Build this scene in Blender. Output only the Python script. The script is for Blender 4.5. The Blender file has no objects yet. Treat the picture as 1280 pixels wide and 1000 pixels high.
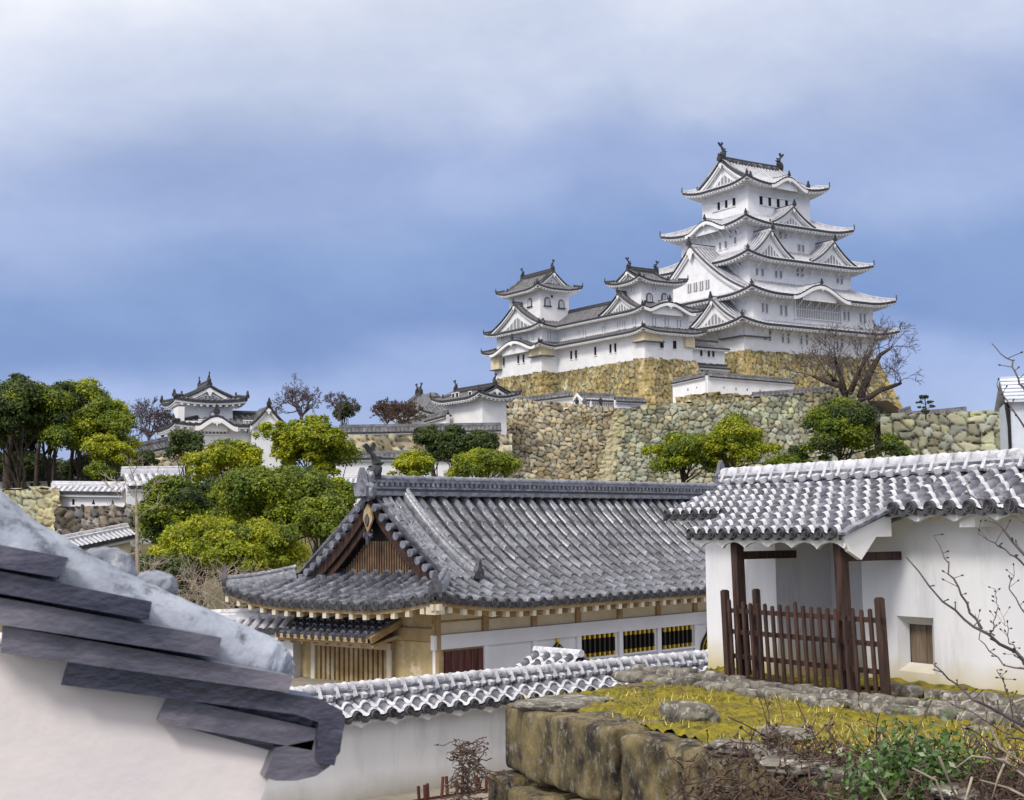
import bpy, bmesh, math, random
import numpy as np
from mathutils import Vector, Matrix

# ------------------------------------------------------------------ camera, sky, sun, exposure
SC = bpy.context.scene
C = SC.collection
R = math.radians
FPX = 1800.0                      # focal length for a picture 1280 wide
PITCH = math.atan(160/1800.0); ROLL = .012
Fw = np.array([0, math.cos(PITCH), math.sin(PITCH)]); U0 = np.array([0, -math.sin(PITCH), math.cos(PITCH)]); R0 = np.array([1., 0, 0])
Rt = R0*math.cos(ROLL)-U0*math.sin(ROLL); Up = U0*math.cos(ROLL)+R0*math.sin(ROLL)
cam_d = bpy.data.cameras.new('camera'); cam = bpy.data.objects.new('camera', cam_d); C.objects.link(cam)
cam.matrix_world = Matrix(((Rt[0], Up[0], -Fw[0], 0), (Rt[1], Up[1], -Fw[1], 0), (Rt[2], Up[2], -Fw[2], 0), (0, 0, 0, 1)))
cam_d.sensor_width = 36; cam_d.lens = 36*FPX/1280
cam_d.clip_start = .1; cam_d.clip_end = 6000
cam_d.dof.use_dof = True; cam_d.dof.focus_distance = 45; cam_d.dof.aperture_fstop = 18
SC.camera = cam
SUN_EL, SUN_AZ = R(44), R(214)        # azimuth clockwise from +Y: behind the camera, to its left
sdir = Vector((math.sin(SUN_AZ)*math.cos(SUN_EL), math.cos(SUN_AZ)*math.cos(SUN_EL), math.sin(SUN_EL)))
W = bpy.data.worlds.new('World'); SC.world = W; W.use_nodes = True
nt = W.node_tree; nt.nodes.clear()
def N(t, **k):
    n = nt.nodes.new(t)
    for a, b in k.items(): setattr(n, a, b)
    return n
def ramp(vals, interp='EASE'):
    n = N('ShaderNodeValToRGB'); n.color_ramp.interpolation = interp
    el = n.color_ramp.elements
    while len(el) < len(vals): el.new(.5)
    for e, (p, c) in zip(el, vals): e.position = p; e.color = (*c, 1) if len(c) == 3 else c
    return n
def L(a, b): nt.links.new(a, b)
out = N('ShaderNodeOutputWorld'); bg = N('ShaderNodeBackground'); L(bg.outputs[0], out.inputs[0])
sky = N('ShaderNodeTexSky', sky_type='NISHITA'); sky.sun_disc = False; sky.sun_elevation = SUN_EL; sky.sun_rotation = SUN_AZ
tc = N('ShaderNodeTexCoord'); sep = N('ShaderNodeSeparateXYZ'); L(tc.outputs['Generated'], sep.inputs[0])
mp = N('ShaderNodeMapping'); mp.inputs['Scale'].default_value = (1.0, 1.0, 1.7); mp.inputs['Rotation'].default_value = (0, R(14), 0); L(tc.outputs['Generated'], mp.inputs[0])
n1 = N('ShaderNodeTexNoise'); n1.inputs['Scale'].default_value = 2.3; n1.inputs['Detail'].default_value = 6; n1.inputs['Roughness'].default_value = .5; n1.inputs['Distortion'].default_value = .35; L(mp.outputs[0], n1.inputs['Vector'])
# cloud deck: dark blue band low down, pale veil above, brighter towards the left and behind
hgt = ramp([(0.0, (.36, .44, .66)), (.085, (.31, .40, .67)), (.125, (.175, .265, .52)), (.17, (.19, .285, .53)), (.24, (.31, .39, .62)), (.31, (.53, .585, .73)), (.42, (.74, .77, .83)), (1, (.80, .82, .85))])
ma = N('ShaderNodeMath', operation='MULTIPLY_ADD'); ma.inputs[1].default_value = .24; L(n1.outputs['Fac'], ma.inputs[0])
mb_ = N('ShaderNodeMath', operation='MULTIPLY_ADD'); mb_.inputs[1].default_value = -.055; L(sep.outputs['X'], mb_.inputs[0]); mb_.inputs[2].default_value = -.12
L(mb_.outputs[0], ma.inputs[2])
ad = N('ShaderNodeMath', operation='ADD'); L(sep.outputs['Z'], ad.inputs[0]); L(ma.outputs[0], ad.inputs[1]); L(ad.outputs[0], hgt.inputs[0])
# unseen cloud behind the camera, brightened towards the sun to light the facing walls
dt = N('ShaderNodeVectorMath', operation='DOT_PRODUCT'); L(tc.outputs['Generated'], dt.inputs[0]); dt.inputs[1].default_value = sdir
dr = ramp([(.0, (1, 1, 1)), (.35, (1.0, 1.0, 1.0)), (1, (2.2, 2.0, 1.75))], 'LINEAR')
dm = N('ShaderNodeMath', operation='MULTIPLY_ADD'); dm.inputs[1].default_value = .5; dm.inputs[2].default_value = .5; L(dt.outputs['Value'], dm.inputs[0]); L(dm.outputs[0], dr.inputs[0])
mul = N('ShaderNodeMix', data_type='RGBA', blend_type='MULTIPLY'); mul.inputs[0].default_value = 1; L(hgt.outputs[0], mul.inputs[6]); L(dr.outputs[0], mul.inputs[7])
# the clear sky shows a little through the cloud
n2 = N('ShaderNodeTexNoise'); n2.inputs['Scale'].default_value = 4.0; n2.inputs['Detail'].default_value = 10; n2.inputs['Roughness'].default_value = .6; n2.inputs['Distortion'].default_value = .1; L(mp.outputs[0], n2.inputs['Vector'])
cl = ramp([(.30, (.80, .83, .88)), (.5, (.97, .97, .98)), (.70, (1.20, 1.16, 1.09))], 'LINEAR'); L(n2.outputs['Fac'], cl.inputs[0])
mul2 = N('ShaderNodeMix', data_type='RGBA', blend_type='MULTIPLY'); mul2.inputs[0].default_value = 1; L(mul.outputs[2], mul2.inputs[6]); L(cl.outputs[0], mul2.inputs[7])
sk = N('ShaderNodeMix', data_type='RGBA', blend_type='MULTIPLY'); sk.inputs[0].default_value = 1; L(sky.outputs[0], sk.inputs[6]); sk.inputs[7].default_value = (.1, .1, .1, 1)
mixs = N('ShaderNodeMix', data_type='RGBA'); mixs.inputs[0].default_value = .9; L(sk.outputs[2], mixs.inputs[6]); L(mul2.outputs[2], mixs.inputs[7])
L(mixs.outputs[2], bg.inputs[0]); bg.inputs[1].default_value = .82
sun_d = bpy.data.lights.new('sun', 'SUN'); sun_d.energy = 1.5; sun_d.angle = R(12); sun_d.color = (1, .95, .88)
sun = bpy.data.objects.new('sun', sun_d); C.objects.link(sun); sun.rotation_euler = sdir.to_track_quat('Z', 'Y').to_euler()
SC.view_settings.view_transform = 'Standard'; SC.view_settings.look = 'None'; SC.view_settings.gamma = 1
SC.view_settings.exposure = 0.55
SC.render.engine = 'CYCLES'

# ------------------------------------------------------------------ surveying helpers: where a sight line of the photo meets a distance or plane
def P(px, py, D):
    d = Fw+Rt*((px-640)/FPX)+Up*((500-py)/FPX); return d*(D/d[1])
class Fr:
    def __init__(s, o, a):
        s.o = np.array(o, float); s.a = R(a); c, n = math.cos(s.a), math.sin(s.a); s.U = np.array([c, n, 0]); s.V = np.array([-n, c, 0])
    def w(s, u, v, z=0): return s.o+s.U*u+s.V*v+np.array([0, 0, z])
    def _c(s, w, px): return w@Rt-(px-640)/FPX*(w@Fw)
    def _r(s, w, py): return w@Up-(500-py)/FPX*(w@Fw)
    def u(s, px, v=0, z=0): a = s._c(s.w(0, v, z), px); b = s._c(s.w(1, v, z), px); return float(a/(a-b))
    def v(s, px, u=0, z=0): a = s._c(s.w(u, 0, z), px); b = s._c(s.w(u, 1, z), px); return float(a/(a-b))
    def z(s, py, u=0, v=0): a = s._r(s.w(u, v, 0), py); b = s._r(s.w(u, v, 1), py); return float(a/(a-b))

# ------------------------------------------------------------------ materials
def mat(name, c1, c2=None, scale=3.0, rough=.8, bump=0, bscale=20, c3=None, s3=.6, attr=None, detail=5, trans=0, island=0, stretch=None, metal=0, lo=.35, hi=.65, spec=.3, foot=None):
    m = bpy.data.materials.new(name); m.use_nodes = True; t = m.node_tree; b = t.nodes['Principled BSDF']
    b.inputs['Roughness'].default_value = rough; b.inputs['Metallic'].default_value = metal; b.inputs['Specular IOR Level'].default_value = spec
    def n(k): return t.nodes.new(k)
    tc = n('ShaderNodeTexCoord'); vec = tc.outputs['Object']
    if stretch:
        mp = n('ShaderNodeMapping'); mp.inputs['Scale'].default_value = stretch; t.links.new(vec, mp.inputs[0]); vec = mp.outputs[0]
    if c2 is None and attr is None: b.inputs['Base Color'].default_value = (*c1, 1); col = None
    else:
        nz = n('ShaderNodeTexNoise'); nz.inputs['Scale'].default_value = scale; nz.inputs['Detail'].default_value = detail; nz.inputs['Roughness'].default_value = .6
        t.links.new(vec, nz.inputs['Vector'])
        rp = n('ShaderNodeValToRGB'); rp.color_ramp.elements[0].position = lo; rp.color_ramp.elements[1].position = hi
        rp.color_ramp.elements[0].color = (*c1, 1); rp.color_ramp.elements[1].color = (*(c2 or c1), 1)
        t.links.new(nz.outputs['Fac'], rp.inputs[0]); col = rp.outputs[0]
        if c3:
            nz2 = n('ShaderNodeTexNoise'); nz2.inputs['Scale'].default_value = scale*s3; nz2.inputs['Detail'].default_value = 8; nz2.inputs['Roughness'].default_value = .7
            t.links.new(vec, nz2.inputs['Vector'])
            r2 = n('ShaderNodeValToRGB'); r2.color_ramp.elements[0].position = .52; r2.color_ramp.elements[1].position = .66
            t.links.new(nz2.outputs['Fac'], r2.inputs[0])
            mx = n('ShaderNodeMix'); mx.data_type = 'RGBA'; t.links.new(r2.outputs[0], mx.inputs[0]); t.links.new(col, mx.inputs[6]); mx.inputs[7].default_value = (*c3, 1); col = mx.outputs[2]
        if foot:      # weathering along the foot of a wall: (z0, z1, colour)
            sx = n('ShaderNodeSeparateXYZ'); t.links.new(tc.outputs['Object'], sx.inputs[0]); nf = n('ShaderNodeTexNoise'); nf.inputs['Scale'].default_value = 2.2; nf.inputs['Detail'].default_value = 8
            t.links.new(tc.outputs['Object'], nf.inputs['Vector']); af = n('ShaderNodeMath'); af.operation = 'MULTIPLY_ADD'; af.inputs[1].default_value = -.9*(foot[1]-foot[0]); t.links.new(nf.outputs['Fac'], af.inputs[0]); t.links.new(sx.outputs['Z'], af.inputs[2])
            mr = n('ShaderNodeMapRange'); mr.inputs[1].default_value = foot[0]-.45*(foot[1]-foot[0]); mr.inputs[2].default_value = foot[1]-.45*(foot[1]-foot[0]); mr.inputs[3].default_value = .85; mr.inputs[4].default_value = 0; t.links.new(af.outputs[0], mr.inputs[0])
            mx = n('ShaderNodeMix'); mx.data_type = 'RGBA'; t.links.new(mr.outputs[0], mx.inputs[0]); t.links.new(col, mx.inputs[6]); mx.inputs[7].default_value = (*foot[2], 1); col = mx.outputs[2]
        if attr:
            at = n('ShaderNodeAttribute'); at.attribute_name = attr
            mx = n('ShaderNodeMix'); mx.data_type = 'RGBA'; mx.blend_type = 'MULTIPLY'; mx.inputs[0].default_value = 1
            t.links.new(col, mx.inputs[6]); t.links.new(at.outputs['Color'], mx.inputs[7]); col = mx.outputs[2]
        if island:
            g = n('ShaderNodeNewGeometry'); hs = n('ShaderNodeHueSaturation'); mr = n('ShaderNodeMapRange')
            mr.inputs[3].default_value = 1-island; mr.inputs[4].default_value = 1+island
            t.links.new(g.outputs['Random Per Island'], mr.inputs[0]); t.links.new(mr.outputs[0], hs.inputs['Value']); t.links.new(col, hs.inputs['Color']); col = hs.outputs[0]
        t.links.new(col, b.inputs['Base Color'])
    if bump:
        nb = n('ShaderNodeTexNoise'); nb.inputs['Scale'].default_value = bscale; nb.inputs['Detail'].default_value = 6; t.links.new(vec, nb.inputs['Vector'])
        bm = n('ShaderNodeBump'); bm.inputs['Strength'].default_value = bump; bm.inputs['Distance'].default_value = .02
        t.links.new(nb.outputs['Fac'], bm.inputs['Height']); t.links.new(bm.outputs[0], b.inputs['Normal'])
    if trans:
        tr = n('ShaderNodeBsdfTranslucent'); ms = n('ShaderNodeMixShader'); ms.inputs[0].default_value = trans
        if col: t.links.new(col, tr.inputs[0])
        t.links.new(b.outputs[0], ms.inputs[1]); t.links.new(tr.outputs[0], ms.inputs[2]); t.links.new(ms.outputs[0], t.nodes['Material Output'].inputs[0])
    return m
M = {}
M['plaster'] = mat('white_plaster', (.80, .80, .81), (.70, .70, .72), .8, .85, .06, 30)
M['plaster_near'] = mat('limewash_plaster', (.76, .76, .78), (.68, .685, .72), 1.2, .9, .12, 14, stretch=(1.3, 1.3, .3), c3=(.60, .605, .63), s3=1.3)
M['plaster_gate'] = mat('gate_plaster', (.76, .76, .78), (.68, .685, .72), 1.2, .9, .12, 14, stretch=(1.3, 1.3, .3), c3=(.60, .605, .63), s3=1.3, foot=(.0, .42, (.50, .40, .14)))
M['plaster_low'] = mat('low_wall_plaster', (.76, .76, .78), (.68, .685, .72), 1.2, .9, .12, 14, stretch=(1.3, 1.3, .3), c3=(.58, .585, .61), s3=1.3, foot=(-1.55, -1.15, (.34, .31, .25)))
M['plaster_warm'] = mat('cream_plaster', (.70, .62, .44), (.58, .50, .34), 1.3, .9, .1, 12)
M['wood_grey'] = mat('weathered_board', (.11, .075, .05), (.23, .18, .13), 2.5, .8, .3, 9, stretch=(7, 7, .6))
M['slat'] = mat('dark_slats', (.20, .13, .075), (.10, .06, .04), 3, .8)
M['pan'] = mat('dark_pan_tile', (.016, .017, .020), (.05, .052, .06), 3, .5, .2, 22, attr='Col')
M['plaster_tan'] = mat('ochre_plaster', (.50, .40, .22), (.36, .28, .14), 1.6, .9, .12, 10, c3=(.60, .52, .36), s3=1.3)
M['plaster_joint'] = mat('tile_joint_plaster', (.62, .62, .66), (.42, .43, .47), 5, .85, .25, 25, c3=(.30, .31, .33), s3=1.5)
M['tile_keep'] = mat('pale_roof_tile', (.20, .205, .23), (.12, .125, .15), 1.2, .7)
M['tile_keep_line'] = mat('roof_joint_plaster', (.50, .50, .53), (.34, .35, .39), 1.4, .8)
M['tile_small'] = mat('grey_roof_tile', (.035, .035, .040), (.085, .085, .095), 1.6, .55, c3=(.30, .30, .31), s3=1.4)
M['tile_small_line'] = mat('worn_joint_plaster', (.075, .075, .083), (.17, .17, .185), 2.0, .8)
M['tile_dark'] = mat('fired_roof_tile', (.068, .073, .095), (.20, .21, .25), 5, .30, .25, 22, c3=(.29, .295, .33), s3=2.4, spec=.7, attr='Col')
M['tile_near'] = mat('gate_roof_tile', (.060, .065, .090), (.19, .195, .24), 5, .42, .2, 25, c3=(.38, .38, .40), s3=1.6, spec=.5, attr='Col')
M['tile_edge'] = mat('tile_end_grey', (.018, .019, .022), (.055, .056, .062), 6, .5)
M['tile_disc'] = mat('tile_end_disc', (.035, .036, .042), (.10, .10, .115), 12, .5, .2, 40)
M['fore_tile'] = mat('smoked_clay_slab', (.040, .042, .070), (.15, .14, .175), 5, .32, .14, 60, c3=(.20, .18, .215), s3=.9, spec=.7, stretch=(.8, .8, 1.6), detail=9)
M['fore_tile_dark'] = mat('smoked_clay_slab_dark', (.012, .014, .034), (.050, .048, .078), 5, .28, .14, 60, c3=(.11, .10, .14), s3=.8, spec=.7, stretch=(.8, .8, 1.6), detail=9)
M['fore_lichen'] = mat('dark_lichen_tile', (.26, .28, .33), (.10, .11, .14), 14, .8, .5, 50, c3=(.55, .55, .56), s3=1.2)
M['fore_cap'] = mat('lichen_ridge_tile', (.34, .37, .44), (.14, .16, .22), 7, .45, .25, 50, c3=(.060, .066, .09), s3=2.0, detail=10)
M['fore_wall'] = mat('stained_plaster', (.74, .68, .66), (.62, .58, .60), 2.2, .9, .1, 40)
M['wood_dark'] = mat('dark_weathered_wood', (.016, .010, .009), (.075, .038, .028), 3, .6, .3, 12, stretch=(6, 6, .6))
M['wood_red'] = mat('red_brown_boards', (.060, .016, .012), (.14, .05, .04), 2, .6, .3, 9, stretch=(8, 8, .5))
M['wood_tan'] = mat('weathered_cypress', (.42, .31, .16), (.26, .17, .075), 2, .75, .2, 9, c3=(.50, .42, .28), s3=.7)
M['wood_pale'] = mat('pale_timber', (.62, .58, .48), (.46, .40, .28), 2, .8)
M['window_dark'] = mat('dark_window_opening', (.012, .011, .012))
M['window_grey'] = mat('grey_lattice', (.30, .30, .32), (.22, .22, .24), 4, .8)
M['black'] = mat('black_lacquer', (.010, .010, .010), rough=.25)
M['gold'] = mat('gilt_metal', (.75, .50, .06), rough=.35, metal=.6)
M['bark'] = mat('bark', (.030, .023, .018), (.080, .062, .048), 4, .9, .4, 14)
M['twig'] = mat('twig_bark', (.050, .038, .042), (.125, .10, .105), 6, .85)
M['twig_pale'] = mat('dry_pale_stem', (.36, .31, .24), (.20, .16, .13), 7, .8)
M['leaf_yellow'] = mat('yellow_green_leaves', (.16, .215, .012), (.38, .39, .016), .9, .5, island=.45, trans=.3)
M['leaf_mid'] = mat('mid_green_leaves', (.075, .125, .014), (.22, .26, .016), .8, .5, island=.45, trans=.25)
M['leaf_dark'] = mat('dark_green_leaves', (.020, .044, .014), (.070, .100, .018), .8, .55, island=.4, trans=.18)
M['leaf_shrub'] = mat('glossy_shrub_leaves', (.025, .070, .010), (.085, .165, .022), 3, .35, island=.4, trans=.2, spec=.6)
M['stone_ochre'] = mat('ochre_stone', (.37, .305, .145), (.20, .165, .080), .55, .9, .3, 5, c3=(.50, .46, .32), s3=1.5, attr='Col')
M['stone_grey'] = mat('grey_green_stone', (.34, .335, .25), (.22, .21, .14), .30, .9, .3, 5, c3=(.38, .42, .26), s3=1.2, attr='Col')
M['stone_brown'] = mat('brown_grey_stone', (.40, .35, .25), (.25, .21, .13), .35, .9, .3, 5, c3=(.38, .37, .28), s3=1.5, attr='Col')
M['block'] = mat('lichened_block', (.022, .018, .015), (.185, .145, .068), 2.8, .9, 1.0, 24, c3=(.20, .19, .16), s3=5.5, lo=.38, hi=.62, stretch=(1, 1, .6), detail=9)
M['block_top'] = mat('weathered_stone', (.20, .185, .155), (.055, .050, .046), 5, .9, .8, 20, c3=(.46, .44, .40), s3=1.6)
M['moss'] = mat('moss', (.27, .225, .018), (.060, .062, .012), 9, .95, 1.0, 70, c3=(.17, .12, .05), s3=.35, detail=12, lo=.40, hi=.66)
M['dry_grass'] = mat('dry_grass', (.50, .42, .15), (.22, .20, .045), 3, .9, island=.5)
M['vine'] = mat('dry_vine', (.050, .028, .024), (.13, .090, .072), 6, .8, island=.4)
M['earth'] = mat('earth', (.13, .105, .065), (.07, .060, .035), .5, .95, .4, 6)
M['gravel'] = mat('pale_gravel', (.30, .27, .22), (.22, .20, .17), 3, .95)
M['hill'] = mat('hillside_ground', (.070, .075, .025), (.12, .10, .05), .2, .95, .5, 3)
M['panel'] = mat('white_sheet_panel', (.62, .66, .72), (.50, .54, .60), 1.5, .45)
M['stone_pale'] = mat('pale_lichen_stone', (.42, .41, .28), (.27, .25, .17), .9, .9, .3, 8, c3=(.46, .48, .33), s3=1.2, attr='Col')
M['stone_dark'] = mat('dark_rubble', (.19, .17, .15), (.11, .09, .075), 1.0, .9, .3, 8, c3=(.34, .32, .29), s3=1.5, attr='Col')
M['cloth_grey'] = mat('grey_clothing', (.10, .09, .11))
M['cloth_dark'] = mat('dark_clothing', (.03, .03, .04)); M['skin'] = mat('skin', (.45, .28, .2))

# ------------------------------------------------------------------ mesh building
NEEDCOL = {'tile_dark', 'tile_near', 'pan', 'stone_ochre', 'stone_grey', 'stone_brown', 'stone_pale', 'stone_dark'}
class MB:
    def __init__(s): s.V = []; s.n = 0; s.F = []; s.Cn = []; s.M = []; s.A = []
    def add(s, V, F, m=0, col=None):
        V = np.array(V, float).reshape(-1, 3); F = np.asarray(F, int)
        s.V.append(V); s.F.append((F+s.n).ravel()); k = F.shape[0]
        s.Cn.append(np.full(k, F.shape[1])); s.M.append(np.broadcast_to(np.asarray(m, int), (k,)).copy())
        s.A.append(np.ones((len(V), 3)) if col is None else col); s.n += len(V)
    def grid(s, Pt, m=0, keep=None, col=None):
        nr, nc = Pt.shape[:2]; i = np.arange(nr*nc).reshape(nr, nc)
        F = np.stack([i[:-1, :-1], i[:-1, 1:], i[1:, 1:], i[1:, :-1]], -1).reshape(-1, 4)
        mm = np.broadcast_to(np.asarray(m), (nr-1, nc-1)).reshape(-1)
        if keep is not None: k = keep.reshape(-1); F = F[k]; mm = mm[k]
        if len(F): s.add(Pt.reshape(-1, 3), F, mm, None if col is None else col.reshape(-1, 3))
    def box(s, x0, y0, z0, x1, y1, z1, m=0):
        x0, x1 = min(x0, x1), max(x0, x1); y0, y1 = min(y0, y1), max(y0, y1); z0, z1 = min(z0, z1), max(z0, z1)
        s.add([(x0, y0, z0), (x1, y0, z0), (x1, y1, z0), (x0, y1, z0), (x0, y0, z1), (x1, y0, z1), (x1, y1, z1), (x0, y1, z1)],
              [(3, 2, 1, 0), (4, 5, 6, 7), (0, 1, 5, 4), (1, 2, 6, 5), (2, 3, 7, 6), (3, 0, 4, 7)], m)
    def bar(s, a, b, w, h, m=0, up=(0, 0, 1), w2=None):
        a = np.array(a, float); b = np.array(b, float); t = b-a; t /= np.linalg.norm(t); l = np.cross(t, up); l /= np.linalg.norm(l)+1e-9; q = np.cross(l, t); w2 = w if w2 is None else w2
        V = [p+l*sx*ww/2+q*sz*h/2 for p, ww in ((a, w), (b, w2)) for sx, sz in ((-1, -1), (1, -1), (1, 1), (-1, 1))]
        s.add(V, [(3, 2, 1, 0), (4, 5, 6, 7), (0, 1, 5, 4), (1, 2, 6, 5), (2, 3, 7, 6), (3, 0, 4, 7)], m)
    def sweep(s, pts, prof, m=0, closed=True, caps=True, scale=None):
        """prof: (lateral, up) points swept along pts, staying upright"""
        pts = np.asarray(pts, float); prof = np.asarray(prof, float); n = len(pts)
        T = np.gradient(pts, axis=0); T /= np.linalg.norm(T, axis=1)[:, None]+1e-12
        lat = np.cross(T, (0, 0, 1)); lat /= np.linalg.norm(lat, axis=1)[:, None]+1e-9; upv = np.cross(lat, T)
        sc = np.ones(n) if scale is None else np.asarray(scale)
        V = pts[:, None]+lat[:, None]*(prof[None, :, 0:1]*sc[:, None, None])+upv[:, None]*(prof[None, :, 1:2]*sc[:, None, None])
        k = len(prof); i = np.arange(n*k).reshape(n, k); j = np.roll(i, -1, 1)
        F = np.stack([i[:-1], j[:-1], j[1:], i[1:]], -1).reshape(-1, 4)
        s.add(V.reshape(-1, 3), F, m)
        if caps:
            s.add(V[0], [list(range(k))[::-1]], m); s.add(V[-1], [list(range(k))], m)
    def tube(s, pts, rad, n=8, m=0, caps=True):
        pts = np.asarray(pts, float); rad = np.broadcast_to(np.asarray(rad, float), (len(pts),))
        T = np.gradient(pts, axis=0); T /= np.linalg.norm(T, axis=1)[:, None]+1e-12
        ref = np.array((0, 0, 1.)) if abs(T[0][2]) < .9 else np.array((1., 0, 0))
        a = np.cross(T, ref); a /= np.linalg.norm(a, axis=1)[:, None]+1e-9; b = np.cross(T, a)
        th = np.arange(n)*2*math.pi/n
        V = pts[:, None]+rad[:, None, None]*(np.cos(th)[None, :, None]*a[:, None]+np.sin(th)[None, :, None]*b[:, None])
        k = n; i = np.arange(len(pts)*k).reshape(-1, k); j = np.roll(i, -1, 1)
        s.add(V.reshape(-1, 3), np.stack([i[:-1], i[1:], j[1:], j[:-1]], -1).reshape(-1, 4), m)
        if caps: s.add(V[0], [list(range(k))], m); s.add(V[-1], [list(range(k))[::-1]], m)
    def prism(s, poly, off, m=0, m2=None):
        """closed polygon of 3D points pushed along off"""
        poly = np.asarray(poly, float); off = np.asarray(off, float); k = len(poly); m2 = m if m2 is None else m2
        s.add(poly, [list(range(k))], m); s.add(poly+off, [list(range(k))[::-1]], m)
        V = np.concatenate([poly, poly+off]); s.add(V, [(i, i+k, (i+1) % k+k, (i+1) % k) for i in range(k)], m2)
    def build(s, name, mats, parent=None, smooth=False, angle=38):
        if not s.V: return None
        me = bpy.data.meshes.new(name); V = np.concatenate(s.V); F = np.concatenate(s.F); Cn = np.concatenate(s.Cn); Mi = np.concatenate(s.M)
        me.vertices.add(len(V)); me.vertices.foreach_set('co', V.ravel()); me.loops.add(len(F)); me.loops.foreach_set('vertex_index', F)
        me.polygons.add(len(Cn)); me.polygons.foreach_set('loop_start', np.concatenate([[0], np.cumsum(Cn)[:-1]])); me.polygons.foreach_set('loop_total', Cn)
        if not isinstance(mats, (list, tuple)): mats = [mats]
        for q in mats: me.materials.append(M[q] if isinstance(q, str) else q)
        me.polygons.foreach_set('material_index', Mi); me.polygons.foreach_set('use_smooth', np.full(len(Cn), bool(smooth)))
        me.update(calc_edges=True); me.validate()
        if any((a != 1).any() for a in s.A) or any(isinstance(q, str) and q in NEEDCOL for q in mats):
            ca = me.color_attributes.new('Col', 'FLOAT_COLOR', 'POINT'); A = np.concatenate(s.A); ca.data.foreach_set('color', np.concatenate([A, np.ones((len(A), 1))], 1).ravel())
        if smooth and angle: me.set_sharp_from_angle(angle=R(angle))
        o = bpy.data.objects.new(name, me); C.objects.link(o)
        if parent: o.parent = parent
        return o
def tag(o, label, cat=None, group=None):
    o['label'] = label
    if cat: o['category'] = cat
    if group: o['group'] = group
    return o
def struct(o, kind='structure'): o['kind'] = kind; return o
def thing(name, label, cat, loc=(0, 0, 0), rot=0, group=None):
    o = bpy.data.objects.new(name, None); C.objects.link(o); o.location = loc; o.rotation_euler = (0, 0, rot); o.empty_display_size = .3
    return tag(o, label, cat, group)
def framed(name, label, cat, fr, group=None): return thing(name, label, cat, fr.o, fr.a, group)
rng = np.random.default_rng(7)
# ------------------------------------------------------------------ Japanese tiled roofs
PH_FAR = (0., .22, .34, .5, .66, .78)
PH_NEAR = (0., .12, .20, .215, .25, .32, .41, .5, .59, .68, .75, .785, .80, .88)
class Side:
    """one slope of a roof over an eave rectangle; s runs along the eave (left to right seen from outside), d inwards"""
    def __init__(s, side, rect, z0, D, rise, Dp=None, k=.35, lift=.6, LR=4., q=1., hips=(1, 1), karas=(), gable=None):
        s.side, s.rect, s.z0, s.D, s.rise, s.Dp, s.k, s.lift, s.LR, s.q, s.hips, s.karas, s.gable = side, rect, z0, D, rise, Dp or D, k, lift, LR, q, hips, karas, gable
        u0, u1, v0, v1 = rect; s.L = (u1-u0) if side in 'SN' else (v1-v0)
    def uv(s, a, d):
        u0, u1, v0, v1 = s.rect; a = np.asarray(a, float); d = np.asarray(d, float)
        return {'S': (u0+a, v0+d), 'N': (u1-a, v1-d), 'E': (u1-d, v0+a), 'W': (u0+d, v1-a)}[s.side]
    def prof(s, d):
        x = np.asarray(d, float)*s.q/s.Dp; return s.rise*((1-s.k)*x+s.k*x*x)
    def H(s, a, d):
        z = s.z0+s.prof(d)
        if s.hips[0]: z = z+s.lift*np.maximum(0, 1-(a/s.q)/s.LR)**2
        if s.hips[1]: z = z+s.lift*np.maximum(0, 1-((s.L-a)/s.q)/s.LR)**2
        for c, w, h in s.karas:
            x = np.clip((a-c)/w, -1, 1); b = .5*(1+np.cos(math.pi*x)); z = np.maximum(z, s.z0-.02+h*b**.85*1.0+.02*np.asarray(d)*(np.abs(x) < 1))
        return z
    def dmax(s, a):
        a = np.asarray(a, float); m = np.full(a.shape, float(s.D)); hl = a/s.q; hr = (s.L-a)/s.q     # default: hip limited
        if s.side in 'SN' and s.gable: hl = a*s.gable[2]; hr = (s.L-a)*s.gable[2]
        if s.hips[0]: m = np.where((s.gable is not None) & (a >= (s.gable[0] if s.gable else 0)), m, np.minimum(m, hl))
        if s.hips[1]: m = np.where((s.gable is not None) & (s.L-a >= (s.gable[1] if s.gable else 0)), m, np.minimum(m, hr))
        return np.maximum(m, 0)
    def pt(s, a, d, dz=0):
        u, v = s.uv(a, d); z = s.H(np.asarray(a, float), np.asarray(d, float))+dz; return np.stack(np.broadcast_arrays(u, v, z), -1)
    def out(s): return {'S': (0, -1, 0), 'N': (0, 1, 0), 'E': (1, 0, 0), 'W': (-1, 0, 0)}[s.side]

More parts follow.
